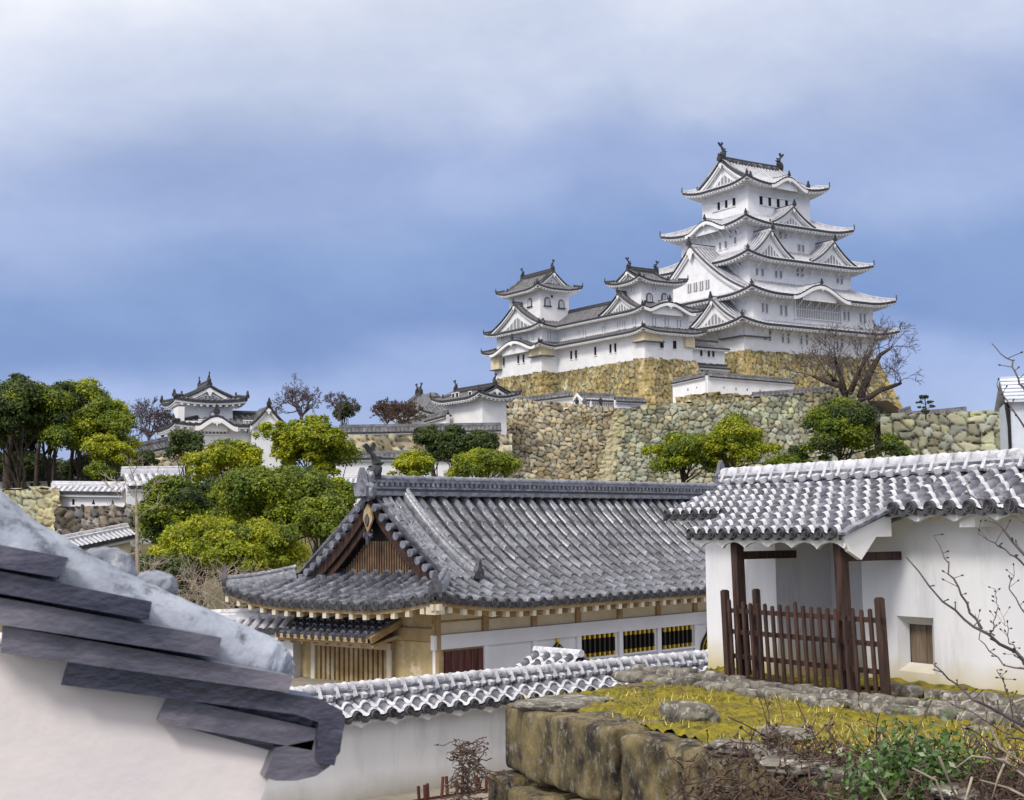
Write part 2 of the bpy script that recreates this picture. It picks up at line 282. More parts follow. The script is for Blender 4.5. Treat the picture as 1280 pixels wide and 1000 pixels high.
def tiles(mb, sd, pitch=.5, rib=.1, course=0, near=False, joint=0, m_tile=0, m_joint=1, rows=None, clip=None, halfw=.29, step=.03, jit=0):
    """the tiled surface: cover-tile ribs running up the slope, courses stepping; joint>0 lays plaster on joints and pans"""
    n = max(2, int(round(sd.L/pitch))); p = sd.L/n; ph = np.array(PH_NEAR if near else PH_FAR)
    A = (np.arange(n)[:, None]+ph[None]).ravel()*p; PHs = np.tile(ph, n); A = np.append(A, sd.L); PHs = np.append(PHs, 0.)
    if sd.gable:                                    # exact verge columns
        pass
    if clip: k = (A >= clip[0]) & (A <= clip[1]); A = A[k]; PHs = PHs[k]
    dev = np.abs(PHs-.5)/halfw; rb = np.where(dev < 1, np.sqrt(np.maximum(0, 1-dev**2)), 0)*rib
    if near: rb = np.where(dev < 1, rb, -.25*rib*np.cos(np.minimum(1, np.minimum(PHs, 1-PHs)/.2)*math.pi/2))
    if course:
        D = []; O = []; J = []
        nk = int(math.ceil(sd.D/course)); jw = joint or .03
        for k in range(nk):
            b = k*course
            D += [b, b+jw, b+jw+.004, b+course-.004]; O += [step+(.010 if joint else 0), step+(.010 if joint else 0), step*.9, 0]; J += [1, 0, 0, 0]
        D = np.array(D); O = np.array(O); J = np.array(J)
        k = D < sd.D; D = np.append(D[k], sd.D); O = np.append(O[k], 0); J = np.append(J[k], 0)
    else:
        nr = rows or 7; D = np.linspace(0, sd.D, nr); O = np.zeros(nr); J = np.zeros(nr, int)
    dm = sd.dmax(A); DD = np.minimum(D[:, None], dm[None]); AA = np.broadcast_to(A[None], DD.shape)
    Pt = sd.pt(AA, DD); fat = 1+(O[:, None]*3.0 if course else 0)
    Pt[..., 2] += rb[None]*fat+O[:, None]
    if jit: Pt[..., 2] += rng.normal(0, jit, Pt.shape[:2])
    keep = ~((DD[:-1, :-1] >= DD[1:, :-1]-1e-6) & (DD[:-1, 1:] >= DD[1:, 1:]-1e-6))
    keep &= ~((dm[:-1] <= 0) & (dm[1:] <= 0))[None]
    cm = .5*(PHs[:-1]+np.where(PHs[1:] == 0, 1, PHs[1:])); onrib = (np.abs(cm-.5) < halfw*1.02)
    if joint: mm = np.where(onrib[None] & (J[:-1, None] == 0), m_tile, m_joint)
    elif course: mm = np.where(onrib[None] & ((J[:-1, None] == 0) | True), m_tile, m_joint)
    else: mm = np.where(onrib, m_joint, m_tile)[None].repeat(len(D)-1, 0)
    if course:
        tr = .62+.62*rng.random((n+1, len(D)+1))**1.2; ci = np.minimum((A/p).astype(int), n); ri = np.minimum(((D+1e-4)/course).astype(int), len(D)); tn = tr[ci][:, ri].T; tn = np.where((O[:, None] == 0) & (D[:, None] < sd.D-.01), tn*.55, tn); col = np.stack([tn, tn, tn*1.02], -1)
    else: tn = .85+.3*rng.random((len(D), 1))+0*A[None]; col = np.stack([tn]*3, -1)
    mb.grid(Pt, mm, keep, col)
    return A, n, p

def eave(mb, sd, ov, m_edge, m_fascia, m_raft, th=.14, fh=.22, raft=.6, rw=.14, rh=.14, drop=.25, clip=None, soffit=True, step=.3):
    lo, hi = clip or (0, sd.L); n = max(4, int((hi-lo)/step)); a = np.linspace(lo, hi, n+1)
    def row(d, dz, base0=True):
        aa = np.clip(a, d*(sd.hips[0]) if True else a, sd.L-d*sd.hips[1]); u, v = sd.uv(aa, d); z = sd.H(a, 0*a)+dz; return np.stack([u+0*z, v+0*z, z], -1)
    mb.grid(np.stack([row(-.03, .05), row(-.03, -th)]), m_edge); mb.grid(np.stack([row(-.03, -th), row(.06, -th-.002)]), m_edge)
    mb.grid(np.stack([row(.06, -th), row(.06, -th-fh)]), m_fascia)
    if soffit: mb.grid(np.stack([row(.06, -th-fh), row(ov, -th-fh+drop)]), m_raft)
    if raft:
        k = int((hi-lo)/raft); o = np.array(sd.out(), float)
        for i in range(k+1):
            x = lo+(hi-lo-k*raft)/2+i*raft; d1 = min(ov, x/1.0 if sd.hips[0] else ov, (sd.L-x) if sd.hips[1] else ov)
            if d1 < .35: continue
            z = float(sd.H(np.array(x), np.array(0.)))-th-fh-rh/2+.01
            p0 = np.array([*[float(q) for q in sd.uv(x, .10)], z]); p1 = np.array([*[float(q) for q in sd.uv(x, d1)], z+drop*(d1-.1)/ov])
            mb.bar(p0, p1, rw, rh, m_raft)
RIDGE = [(-.5, -.5), (-.5, .5), (-.3, .85), (0, 1.0), (.3, .85), (.5, .5), (.5, -.5)]
def ridge(mb, pts, w, h, m=0, m_top=None, top_r=.0):
    mb.sweep(pts, [(x*w, y*h) for x, y in RIDGE][::-1], m)
    if m_top is not None:
        q = np.asarray(pts, float).copy(); q[:, 2] += h*1.0; mb.tube(q, top_r or w*.35, 6, m_top)
def oni(mb, p, size, m=0, d=(1, 0, 0)):
    """upright ornamental end tile"""
    p = np.asarray(p, float); d = np.asarray(d, float); d = d/np.linalg.norm(d); l = np.cross(d, (0, 0, 1.))
    poly = [p+l*x*size+np.array((0, 0, y*size)) for x, y in ((-.45, -.35), (.45, -.35), (.52, .2), (.28, .45), (.16, .95), (0, 1.25), (-.16, .95), (-.28, .45), (-.52, .2))]
    mb.prism(poly, d*size*.35, m)
def hip_ridge_obj(parent, sd, end, Dh, w, h, mats, on=.5):
    mb = MB(); hip_ridge(mb, sd, end, Dh, w, h, 0, len(mats)-1, on); mb.build('hip_ridge', mats, parent)
def hip_ridge(mb, sd, end, Dh, w, h, m, m_end, on=.5, q=1.):
    """end 0: hip at s=0, end 1: hip at s=L"""
    d = np.linspace(0.02, Dh, 9)
    a = d/q if end == 0 else sd.L-d/q
    pts = sd.pt(a, d, h*.3); ridge(mb, pts, w, h, m); dr = pts[0]-pts[2]; dr[2] = 0
    oni(mb, pts[0]+np.array((0, 0, h*.6)), on, m_end, dr); oni(mb, pts[1]+np.array((0, 0, h*.8)), on*.7, m_end, dr) if on > .5 else None
def fish(parent, loc, size, ang, name='fish_ornament'):
    """tail-up dolphin-fish ridge ornament"""
    mb = MB(); c, s = math.cos(ang), math.sin(ang); t = np.linspace(0, 1, 9)
    x = .30*np.sin(t*math.pi*1.1)*size*.9-.1*size; z = t*size*1.15
    r = size*np.array([.26, .30, .28, .24, .20, .16, .12, .09, .07])
    pts = np.stack([loc[0]+x*c, loc[1]+x*s, loc[2]+z*.82], 1); mb.tube(pts, r, 8)
    tip = pts[-1]; pl = np.array((c, s, 0)); lt = np.array((-s, c, 0))*.05*size
    for poly in ([(-.08, -.08), (-.34, .22), (-.20, .30), (0, .14), (.16, .36), (.30, .24), (.10, -.08)],):
        mb.prism([tip+pl*x_*size+np.array((0, 0, y_*size))-lt for x_, y_ in poly], lt*2)
    for k, (dx, dz) in ((3, (.42, .16)), (5, (.34, .14)), (2, (-.36, .12))):
        b = pts[k]; mb.prism([b-lt+(0, 0, -.14*size), b-lt+pl*dx*size+np.array((0, 0, dz*size)), b-lt+(0, 0, .16*size)], lt*2)
    mb.box(loc[0]-.22*size, loc[1]-.22*size, loc[2]-.2*size, loc[0]+.22*size, loc[1]+.22*size, loc[2]+.06*size)
    return mb.build(name, 'tile_edge', parent, True)

def gable_parts(parent, G, w, curve, zb, mats, bh=.42, rec=.3, verge=.12, orn=.5, lattice=True, vents=0, board=None, n=11):
    """front of a gable. G(y,z,out)->local point; curve(|y|/w)->z; zb base height"""
    y = np.concatenate([np.linspace(-w, 0, n), np.linspace(0, w, n)[1:]]); z = curve(np.abs(y)/w)
    mb = MB()
    inner = [(a, b-bh*.6) for a, b in zip(y, z) if b-bh*.6 > zb+.02]
    if len(inner) > 2:
        poly = [G(inner[0][0], zb, -rec)]+[G(a, b, -rec) for a, b in inner]+[G(inner[-1][0], zb, -rec)]; mb.add(poly, [list(range(len(poly)))], 0)
        if lattice:
            f = .62; poly = [G(inner[0][0]*f, zb+.12, -rec+.04)]+[G(a*f, zb+.12+(b-bh-zb)*f*.9, -rec+.04) for a, b in inner]+[G(inner[-1][0]*f, zb+.12, -rec+.04)]
            mb.add(poly, [list(range(len(poly)))], 1)
            for i in range(-3, 4):
                yy = i*w*.13; top = float(np.interp(abs(yy)/f, y[n-1:], z[n-1:]))
                zz = zb+.1+(top-bh-zb)*f*.85
                if zz > zb+.2: mb.prism([G(yy-.07, zb+.1, -rec+.09), G(yy+.07, zb+.1, -rec+.09), G(yy+.07, zz, -rec+.09), G(yy-.07, zz, -rec+.09)], G(0, 0, -.04)-G(0, 0, 0), 0)
    mb.build('pediment', [mats['wall'], mats.get('lat', 'window_grey')], parent)
    bb = MB(); up = [G(a, b-.05, .0) for a, b in zip(y, z)]; dn = [G(a, b-.05-bh*(1-.25*(1-abs(a)/w)), .0) for a, b in zip(y, z)]
    off = G(0, 0, .16)-G(0, 0, 0); g = np.stack([np.array(up), np.array(dn)]); bb.grid(g+off); bb.grid(g[::-1]); bb.grid(np.stack([g[1], g[1]+off])); bb.grid(np.stack([g[0]+off, g[0]]))
    gi = np.stack([g[1]+(G(0, 0, -.12)-G(0, 0, 0)), g[1]+off*.3]); bb.grid(gi)
    g2 = np.stack([np.array([G(a, b-.05-bh*1.0, -.02) for a, b in zip(y, z)]), np.array([G(a, b-.05-bh*1.45, -.02) for a, b in zip(y, z)])]); bb.grid(g2)
    bb.build('bargeboard', mats.get('board', mats['wall']), parent)
    vb = MB(); vb.tube([G(a, b+.04, .2) for a, b in zip(y, z)], verge, 6); vb.build('verge_tiles', mats['edge'], parent)
    if orn:
        ob = MB(); a = float(curve(0)); s = orn
        poly = [G(x*s, a-bh*.7+yy*s, .2) for x, yy in ((0, .1), (.3, -.05), (.55, -.45), (.3, -.5), (.22, -.8), (0, -1.15), (-.22, -.8), (-.3, -.5), (-.55, -.45), (-.3, -.05))]
        ob.prism(poly, G(0, 0, .1)-G(0, 0, 0)); ob.build('gable_pendant', mats.get('orn', mats['wall']), parent)

def dormer(parent, sd, c, d0, w, zb, h, mats, pitch=.58, rib=.11, k=.45, bh=.4, orn=.5, ends=.6, maxd=None, lattice=True, gap=.0):
    """triangular gable standing on roof slope sd, centre c along the eave, face d0 in from the eave"""
    u0, v0 = [float(q) for q in sd.uv(c, d0)]; o = np.array(sd.out(), float); lr = np.array({'S': (1, 0, 0), 'N': (-1, 0, 0), 'E': (0, 1, 0), 'W': (0, -1, 0)}[sd.side], float)
    def G(y, z, out): return np.array((u0, v0, 0))+lr*y+o*out+np.array((0, 0, z))
    def curve(x): x = np.asarray(x, float); return zb+h*((1-x)*(1-k)+k*(1-x)**2)
    ds = np.linspace(0, sd.D, 60); zm = sd.z0+sd.prof(ds)
    y = np.concatenate([np.linspace(-w, 0, 9), np.linspace(0, w, 9)[1:]]); z = curve(np.abs(y)/w)
    dend = np.interp(z, zm, ds)+.25
    if maxd: dend = np.minimum(dend, d0+maxd); dend[8] = max(dend[8], dend[7])
    dend = np.where(z > zm[-1], d0+(maxd or sd.D-d0+.3), dend); dend = np.maximum(dend, d0+.05)
    dm = dend.max(); n = max(2, int((dm-d0+.35)/pitch)); xs = ((np.arange(n)[:, None]+np.array(PH_FAR)[None]).ravel()/n)*(dm-d0+.35)-.35
    ph = np.tile(np.array(PH_FAR), n); rb = np.where(np.abs(ph-.5) < .29, np.sqrt(np.maximum(0, 1-((ph-.5)/.29)**2)), 0)*rib
    X = np.minimum(xs[None], (dend-d0)[:, None]); Pt = np.zeros((len(y), len(xs), 3))
    for i in range(len(y)):
        for j in range(len(xs)): Pt[i, j] = G(y[i], z[i]+rb[j], -X[i, j])
    mb = MB(); keep = ~((X[:-1, :-1] >= X[:-1, 1:]-1e-6) & (X[1:, :-1] >= X[1:, 1:]-1e-6))
    on = np.abs(.5*(ph[:-1]+np.where(ph[1:] == 0, 1, ph[1:]))-.5) < .3
    mb.grid(Pt, np.where(on, 1, 0)[None].repeat(len(y)-1, 0), keep)
    a = float(curve(0)); ridge(mb, [G(0, a+.05, .3), G(0, a+.05, -(dend[8]-d0)*.5), G(0, a+.05, -(dend[8]-d0))], .35, .3, 1, 2)
    for k_ in (-1, 1):   # descending ridges beside the verge
        pp = [G(k_*w*t, float(curve(t))+.06, -.35) for t in np.linspace(.04, .96, 8)]; ridge(mb, pp, .22, .2, 1, 2, .06); oni(mb, pp[-1], ends*.6, 2, lr*k_)
    oni(mb, G(0, a+.35, .25), ends, 2, o)
    mb.build('gable_roof', [mats['tile'], mats['line'], mats['edge']], parent, True)
    gable_parts(parent, G, w, curve, zb, mats, bh=bh, orn=orn, lattice=lattice)
    return G

def face(side, plane):
    """map (s,z,out) on a wall face to a local point"""
    if side == 'S': return lambda s, z, o=0: (s, plane-o, z)
    if side == 'W': return lambda s, z, o=0: (plane-o, s, z)
def fbox(mb, f, s0, s1, z0, z1, o0, o1, m=0):
    a = f(s0, z0, o0); b = f(s1, z1, o1); mb.box(*a, *b, m)
def window(parent, f, s, z, w, h, bars=2, style='grey', name='window', frame=.08, sill=True):
    mb = MB(); mg = {'grey': 1, 'dark': 2}[style]; bars = 0 if style == 'dark' else bars
    fbox(mb, f, s-w/2, s+w/2, z, z+h, .004, .04, mg)
    fbox(mb, f, s-w/2-frame, s-w/2, z-.02, z+h+.02, .005, .10); fbox(mb, f, s+w/2, s+w/2+frame, z-.02, z+h+.02, .005, .10)
    fbox(mb, f, s-w/2-frame, s+w/2+frame, z+h+.02, z+h+.10, .005, .13); fbox(mb, f, s-w/2-frame, s+w/2+frame, z-.12, z-.02, .005, .14)
    for i in range(bars):
        x = s-w/2+w*(i+.5)/bars if bars > 1 else s; bw = w/bars*.24; fbox(mb, f, x-bw, x+bw, z, z+h, .045, .09)
    return mb.build(name, ['plaster', 'window_grey', 'window_dark'], parent)
def arch_window(parent, f, s, z, w, h, name='bell_window'):
    mb = MB(); t = np.linspace(0, math.pi, 9); o = lambda k: [f(s-w/2*k*1.08, z, 0), f(s+w/2*k*1.08, z, 0)]+[f(s+math.cos(a)*w/2*k, z+h*.62+math.sin(a)*h*.40*k, 0) for a in t]
    def push(poly, d): q = np.array(f(0, 0, d))-np.array(f(0, 0, 0)); return np.array(poly)+q
    off = np.array(f(0, 0, .05))-np.array(f(0, 0, 0))
    mb.prism(push(o(1.25), .01), off, 2); mb.prism(push(o(1.02), .065), off*.4, 1)
    for i in (-1, 0, 1): fbox(mb, f, s+i*w*.26-w*.06, s+i*w*.26+w*.06, z, z+h*.85, .09, .12, 0)
    fbox(mb, f, s-w*.8, s+w*.8, z-.14, z-.02, .01, .22, 2)
    return mb.build(name, ['plaster', 'window_grey', 'tile_edge'], parent)
def brackets(mb, f, s0, s1, z, ov, n, m=0):
    """angled struts under the eave"""
    for i in range(n):
        s = s0+(s1-s0)*(i+.5)/n; mb.bar(f(s, z-.9, .02), f(s, z-.05, ov*.55), .12, .12, m)

# ------------------------------------------------------------------ dry stone walls
def worley(S, T, cell, seed, jit=.42):
    r = np.random.default_rng(seed); K = 256; jx = r.random((K, K)); jy = r.random((K, K)); idv = r.random((K, K, 3))
    x = S/cell; y = T/(cell*.82); ix = np.floor(x).astype(int); iy = np.floor(y).astype(int)
    f1 = np.full(S.shape, 9.); f2 = np.full(S.shape, 9.); cid = np.zeros(S.shape+(3,))
    for a in (-1, 0, 1):
        for b in (-1, 0, 1):
            cx = ix+a; cy = iy+b; px = cx+.5+(jx[cx % K, cy % K]-.5)*2*jit; py = cy+.5+(jy[cx % K, cy % K]-.5)*2*jit
            d = (np.abs((x-px)*.92+(y-py)*.38)**3.2+np.abs((y-py)*.92-(x-px)*.38)**3.2)**(1/3.2); m = d < f1; f2 = np.where(m, f1, np.minimum(f2, d)); f1 = np.where(m, d, f1); cid[m] = idv[cx % K, cy % K][m]
    return f1, f2, cid
def stone_face(mb, TL, TR, BR, BL, cell=.8, res=.16, depth=.22, seed=1, batter=.0, contrast=.45, corner=0, edge_jit=.15):
    """bilinear sheet broken into rounded stones; batter bows the face outwards at its foot"""
    TL, TR, BR, BL = [np.asarray(q, float) for q in (TL, TR, BR, BL)]
    Ls = max(np.linalg.norm(TR-TL), np.linalg.norm(BR-BL)); Lt = max(np.linalg.norm(TL-BL), np.linalg.norm(TR-BR)); nc = int(Ls/res)+2; nr = int(Lt/res)+2
    s, t = np.meshgrid(np.linspace(0, 1, nc), np.linspace(0, 1, nr)); s_, t_ = s[..., None], t[..., None]
    Pt = (TL*(1-s_)+TR*s_)*(1-t_)+(BL*(1-s_)+BR*s_)*t_
    nrm = np.cross(TR-TL, BL-TL); nrm /= np.linalg.norm(nrm); nrm = -nrm if nrm[1] > 0 and abs(nrm[1]) > .01 else nrm
    if batter: Pt -= nrm*(np.sin(t_*math.pi)*batter)
    wob = .25*np.sin(s*Ls*.9+seed)+.2*np.sin(t*Lt*1.3+s*Ls*.4)
    f1, f2, cid = worley(s*Ls+wob, t*Lt+.3*np.sin(s*Ls*.5), cell, seed)
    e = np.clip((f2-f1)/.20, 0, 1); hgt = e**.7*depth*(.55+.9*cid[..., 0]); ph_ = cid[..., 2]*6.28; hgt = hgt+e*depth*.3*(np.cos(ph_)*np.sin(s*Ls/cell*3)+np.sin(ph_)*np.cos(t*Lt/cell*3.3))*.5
    Pt = Pt+nrm*hgt[..., None]+rng.normal(0, .012, Pt.shape)
    Pt[0, :, 2] += (cid[0, :, 1]-.5)*edge_jit*2*np.minimum(1, 8*s[0]*(1-s[0])+.2)
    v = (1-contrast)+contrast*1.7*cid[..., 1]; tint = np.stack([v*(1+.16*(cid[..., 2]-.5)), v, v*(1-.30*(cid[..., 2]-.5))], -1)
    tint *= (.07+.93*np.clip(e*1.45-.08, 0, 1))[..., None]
    if corner:
        for side in (0, 1):
            if not corner & (1 << side): continue
            d = (s if side == 0 else 1-s)*Ls; blk = np.floor(t*Lt/1.0); wdt = 1.3+.7*(blk % 2); m = d < wdt
            g = np.minimum(np.abs(t*Lt/1.0-np.round(t*Lt/1.0)), np.abs(d-wdt)/1.0); lum = .95+.35*np.sin(blk*12.9)
            tint[m] = (np.stack([lum*1.08, lum, lum*.88], -1)*(.45+.55*np.clip(g*9, 0, 1))[..., None])[m]
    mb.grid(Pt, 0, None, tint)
def cap_strip(mb, a, b, back, col=.9):
    a, b, back = [np.asarray(q, float) for q in (a, b, back)]; n = max(2, int(np.linalg.norm(b-a)/.5)); t = np.linspace(0, 1, n)[:, None]
    r0 = a*(1-t)+b*t; r0 = r0+np.stack([0*t[:, 0], 0*t[:, 0], rng.normal(0, .08, n)], 1); mb.grid(np.stack([r0, r0+back]), 0, None, np.full((2, n, 3), col))

# ------------------------------------------------------------------ vegetation
def leaf_quads(mb, Pn, Nn, size, m=0, aspect=.62):
    n = len(Pn); t = rng.normal(size=(n, 3)); t -= Nn*(t*Nn).sum(1)[:, None]; t /= np.linalg.norm(t, axis=1)[:, None]+1e-9; b = np.cross(Nn, t)
    s = size*(.65+.7*rng.random(n))[:, None]; V = np.stack([Pn-t*s*.5, Pn+b*s*aspect*.5, Pn+t*s*.5, Pn-b*s*aspect*.5], 1)
    mb.add(V.reshape(-1, 3), np.arange(4*n).reshape(-1, 4), m)
def crown(mb, c, rad, nclump, leaf, dens=2.2, csize=.30, m=0, flat=.75, seed=0, hollow=.55, mats2=None):
    r = np.random.default_rng(seed); c = np.asarray(c, float); rad = np.asarray(rad, float)
    d = r.normal(size=(nclump, 3)); d /= np.linalg.norm(d, axis=1)[:, None]; d[:, 2] = np.where(d[:, 2] < -.35, -d[:, 2], d[:, 2]); rr = hollow+(1-hollow)*r.random(nclump)**.6
    cen = c+d*rad*rr[:, None]*(1-csize*.7); base = float(np.mean(rad))
    for i in range(nclump):
        cr = base*csize*(.5+.95*r.random()**1.2); k = int(dens*4*math.pi*cr*cr*flat/(leaf*leaf*.62*.5)); k = max(12, k)
        q = r.normal(size=(k, 3)); q /= np.linalg.norm(q, axis=1)[:, None]; q[:, 2] = np.where((q[:, 2] < -.2) & (r.random(k) < .65), -q[:, 2], q[:, 2])
        rad_ = (1.08-.42*r.random(k)**1.2)*(1+.24*np.sin(q[:, 0]*6+i)*np.cos(q[:, 1]*7+i*2)); p = cen[i]+q*cr*rad_[:, None]*np.array((1.1, 1.1, flat))+r.normal(0, cr*.05, (k, 3))
        nn = q*.9+r.normal(size=(k, 3))*.55+np.array((0, 0, .35)); nn /= np.linalg.norm(nn, axis=1)[:, None]
        leaf_quads(mb, p, nn, leaf, m if mats2 is None else (mats2 if r.random() < .3 else m))
    return cen
def limb(mb, a, b, r0, r1, wob=.1, n=5, sides=6, m=0, seed=0):
    r = np.random.default_rng(seed); a = np.asarray(a, float); b = np.asarray(b, float); t = np.linspace(0, 1, n); l = np.linalg.norm(b-a)
    p = a+(b-a)*t[:, None]; p[1:-1] += r.normal(0, wob*l*.25, (n-2, 3)); mb.tube(p, r0+(r1-r0)*t, sides, m, False); return p
def tree(name, label, base, H, c, rad, n, leaf, mt, seed, group=None, tr=.22, csize=.3, dens=2.0, flat=.75, cat='tree', limbs=7, extra=(), hollow=.55, m2=None):
    """base: foot of the trunk; c, rad: crown centre (relative) and radii"""
    o = thing(name, label, cat, base, 0, group); mb = MB(); cen = crown(mb, c, rad, n, leaf, dens, csize, 0, flat, seed, hollow, 1 if m2 else None)
    for (c2, r2, n2) in extra: cen = np.concatenate([cen, crown(mb, c2, r2, n2, leaf, dens, csize, 0, flat, seed+len(cen), hollow, 1 if m2 else None)])
    mb.build('crown', [mt, m2 or mt], o)
    tb = MB(); c = np.asarray(c, float); top = np.array((c[0]*.8, c[1]*.8, c[2])); limb(tb, (0, 0, -.5), top, tr, tr*.45, .12, 6, 8, 0, seed)
    r = np.random.default_rng(seed+5)
    for i in r.choice(len(cen), min(limbs*2, len(cen)), replace=False):
        f = .35+.5*r.random(); limb(tb, top*f, cen[i], tr*.4, tr*.08, .15, 5, 5, 0, seed+int(i))
    tb.build('trunk', 'bark', o, True, 0); return o
def branch_rec(mb, p, d, ln, rad, depth, r, spread=.55, grav=.0, m=0, minr=.01):
    n = 4; pts = [p]; q = p.copy(); dd = d.copy()
    for i in range(n-1):
        dd = dd+r.normal(0, .13, 3)+np.array((0, 0, grav)); dd /= np.linalg.norm(dd); q = q+dd*ln/(n-1); pts.append(q.copy())
    mb.tube(pts, np.linspace(rad, rad*.62, n), 5 if rad > .04 else 3, m, False)
    if depth == 0: return
    k = 2 if r.random() < .45 else 3
    for i in range(k):
        nd = dd+r.normal(0, spread, 3); nd /= np.linalg.norm(nd); at = pts[-1] if i < 2 else pts[-2]
        branch_rec(mb, at, nd, ln*(.62+.25*r.random()), max(minr, rad*.6), depth-1, r, spread, grav, m, minr)
def bare_tree(name, label, base, H, trunk, depth, seed, spread=.55, group=None, rad=.2, lean=(0, 0, 1), minr=.02, arms=4, mt='twig'):
    o = thing(name, label, 'bare tree', base, 0, group); r = np.random.default_rng(seed); tb = MB(); d = np.array(lean, float); d /= np.linalg.norm(d)
    top = d*trunk; limb(tb, (0, 0, -.5), top, rad, rad*.75, .1, 5, 8, 0, seed); tb.build('trunk', mt, o, True, 0)
    mb = MB()
    for i in range(arms):
        a = i*2*math.pi/arms+r.random(); nd = np.array((math.cos(a)*.75, math.sin(a)*.6, .75+.3*r.random())); nd /= np.linalg.norm(nd)
        branch_rec(mb, top*.9, nd, (H-trunk)*.42, rad*.6, depth, r, spread, .03, 0, minr)
    mb.build('crown', mt, o); return o
# ------------------------------------------------------------------ the great keep
K = Fr(P(930, 437, 190), 34); KU = K.u(1094)
def body_fit(px_corner, px_right, z):
    lo, hi = -5., 12.; f = lambda v: K.u(px_corner, v, z)+K.u(px_right, v, z)-KU
    for _ in range(50):
        m = (lo+hi)/2
        if f(lo)*f(m) <= 0: hi = m
        else: lo = m
    return K.u(px_corner, lo, z), K.u(px_right, lo, z), lo
B1 = (0., KU, 0.); B2 = body_fit(941, 1091, 7); B3 = body_fit(936, 1063, 13); B4 = body_fit(933, 1041, 19); B5 = body_fit(934, 1011, 27)
V5 = K.v(877, B5[0], 27); CV2 = B5[2]+V5
keep = framed('castle_keep', 'tallest white castle keep with five tiers of pale tiled roofs and many gables', 'castle keep', K)
bodies = [(b[0], b[1], b[2], CV2-b[2]) for b in (B1, B2, B3, B4, B5)]
LIFT = .75
def eav(b, o, py, lift=LIFT):
    z = K.z(py, b[0]-o, b[2]-o)-lift; return (b[0]-o, b[1]+o, b[2]-o, b[3]+o), z
E = [eav(bodies[0], 2.5, 394), eav(bodies[1], 2.3, 355), eav(bodies[2], 2.3, 311), eav(bodies[3], 2.1, 267), eav(bodies[4], 2.0, 217)]
KM = dict(tile='tile_keep', line='tile_keep_line', edge='tile_edge', wall='plaster', board='plaster', lat='window_grey')
# walls storey by storey
tops = [e[1] for e in E]
for i, b in enumerate(bodies):
    mb = MB(); z0 = -.3 if i == 0 else tops[i-1]+.4; mb.box(b[0], b[2], z0, b[1], b[3], tops[i]+.15)
    mb.box(b[0]-.05, b[2]-.05, tops[i]-1.15, b[1]+.05, b[3]+.05, tops[i]-1.02)
    mb.build('storey_wall', 'plaster', keep)
def sides4(rect, z0, D, rise, karas={}, **kw): return {s: Side(s, rect, z0, D, rise, karas=karas.get(s, ()), **kw) for s in 'SWEN'}
def kara_from_px(fr, side, rect, z, pxa, pxb, h):
    if side == 'S': a = fr.u(pxa, rect[2], z)-rect[0]; b = fr.u(pxb, rect[2], z)-rect[0]
    else: a = rect[3]-fr.v(pxa, rect[0], z); b = rect[3]-fr.v(pxb, rect[0], z)
    return ((a+b)/2, abs(b-a)/2, h)
def kara_trim(parent, sd, c, w, h, m='plaster', bh=.45):
    a = np.linspace(c-w*1.05, c+w*1.05, 25); o = np.array(sd.out(), float); mb = MB()
    up_ = sd.pt(a, 0*a, -.16)+o*.12; dn = sd.pt(a, 0*a, -.16-bh)+o*.12; mb.grid(np.stack([up_, dn])); mb.grid(np.stack([dn, dn-o*.3])); mb.grid(np.stack([up_-o*.3, up_]))
    a2 = np.linspace(c-w*.62, c+w*.62, 15); p1 = sd.pt(a2, 0*a2, -.5)-o*.45; p2 = p1.copy(); p2[:, 2] = sd.z0-.5; mb.grid(np.stack([p1, p2]))
    mid = sd.pt(np.array([c]), np.array([0.]), -.55)[0]+o*.15; lr = np.cross(o, (0, 0, 1)); s = .55*min(1, h)
    poly = [mid+lr*x*s+np.array((0, 0, y*s)) for x, y in ((-.9, .1), (0, .25), (.9, .1), (.6, -.25), (.25, -.2), (0, -.7), (-.25, -.2), (-.6, -.25))]; mb.prism(poly, o*.1)
    mb.build('curved_bargeboard', m, parent)
    rb = MB(); t = np.linspace(0, min(sd.D, 3.2), 5); ridge(rb, sd.pt(np.full(5, c), t, .1), .28, .22, 0, 1, .08); oni(rb, sd.pt(np.array([c]), np.array([.05]), .3)[0], .5, 1, o); rb.build('arch_ridge', ['tile_keep_line' if m == 'plaster' else m, 'tile_edge'], parent)
D_ = [max(bodies[i+1][0]-E[i][0][0], bodies[i+1][2]-E[i][0][2])+.1 for i in range(4)]
kar = [{}, {'S': [kara_from_px(K, 'S', E[1][0], E[1][1], 993, 1061, 1.75)]}, {}, {'W': [kara_from_px(K, 'W', E[3][0], E[3][1], 858, 905, 1.35)]}, {'S': [kara_from_px(K, 'S', E[4][0], E[4][1], 965, 1008, 1.35)]}]
KS = []
for i in range(4):
    sd = sides4(E[i][0], E[i][1], D_[i], D_[i]*.52, kar[i], lift=LIFT, LR=5.5); KS.append(sd)
    rf = MB(); ev = MB(); rg = MB()
    for s in 'SWEN': tiles(rf, sd[s], .60, .12, rows=7, halfw=.25)
    for s in 'SW': eave(ev, sd[s], 2.3, 0, 1, 1, th=.25, fh=.14, raft=.62, rw=.24, rh=.20)
    for s in 'EN': eave(ev, sd[s], 2.3, 0, 1, 1, th=.25, fh=.14, raft=0)
    for s, e in (('S', 0), ('S', 1), ('W', 0)): hip_ridge_obj(keep, sd[s], e, D_[i]*.97, .36, .26, ['tile_keep_line', 'tile_edge'], .46)
    rf.build('tier_roof', ['tile_keep', 'tile_keep_line'], keep, True); ev.build('eaves', ['tile_edge', 'plaster'], keep)
    for s, kk in kar[i].items():
        for c, w, h in kk: kara_trim(keep, sd[s], c, w, h)
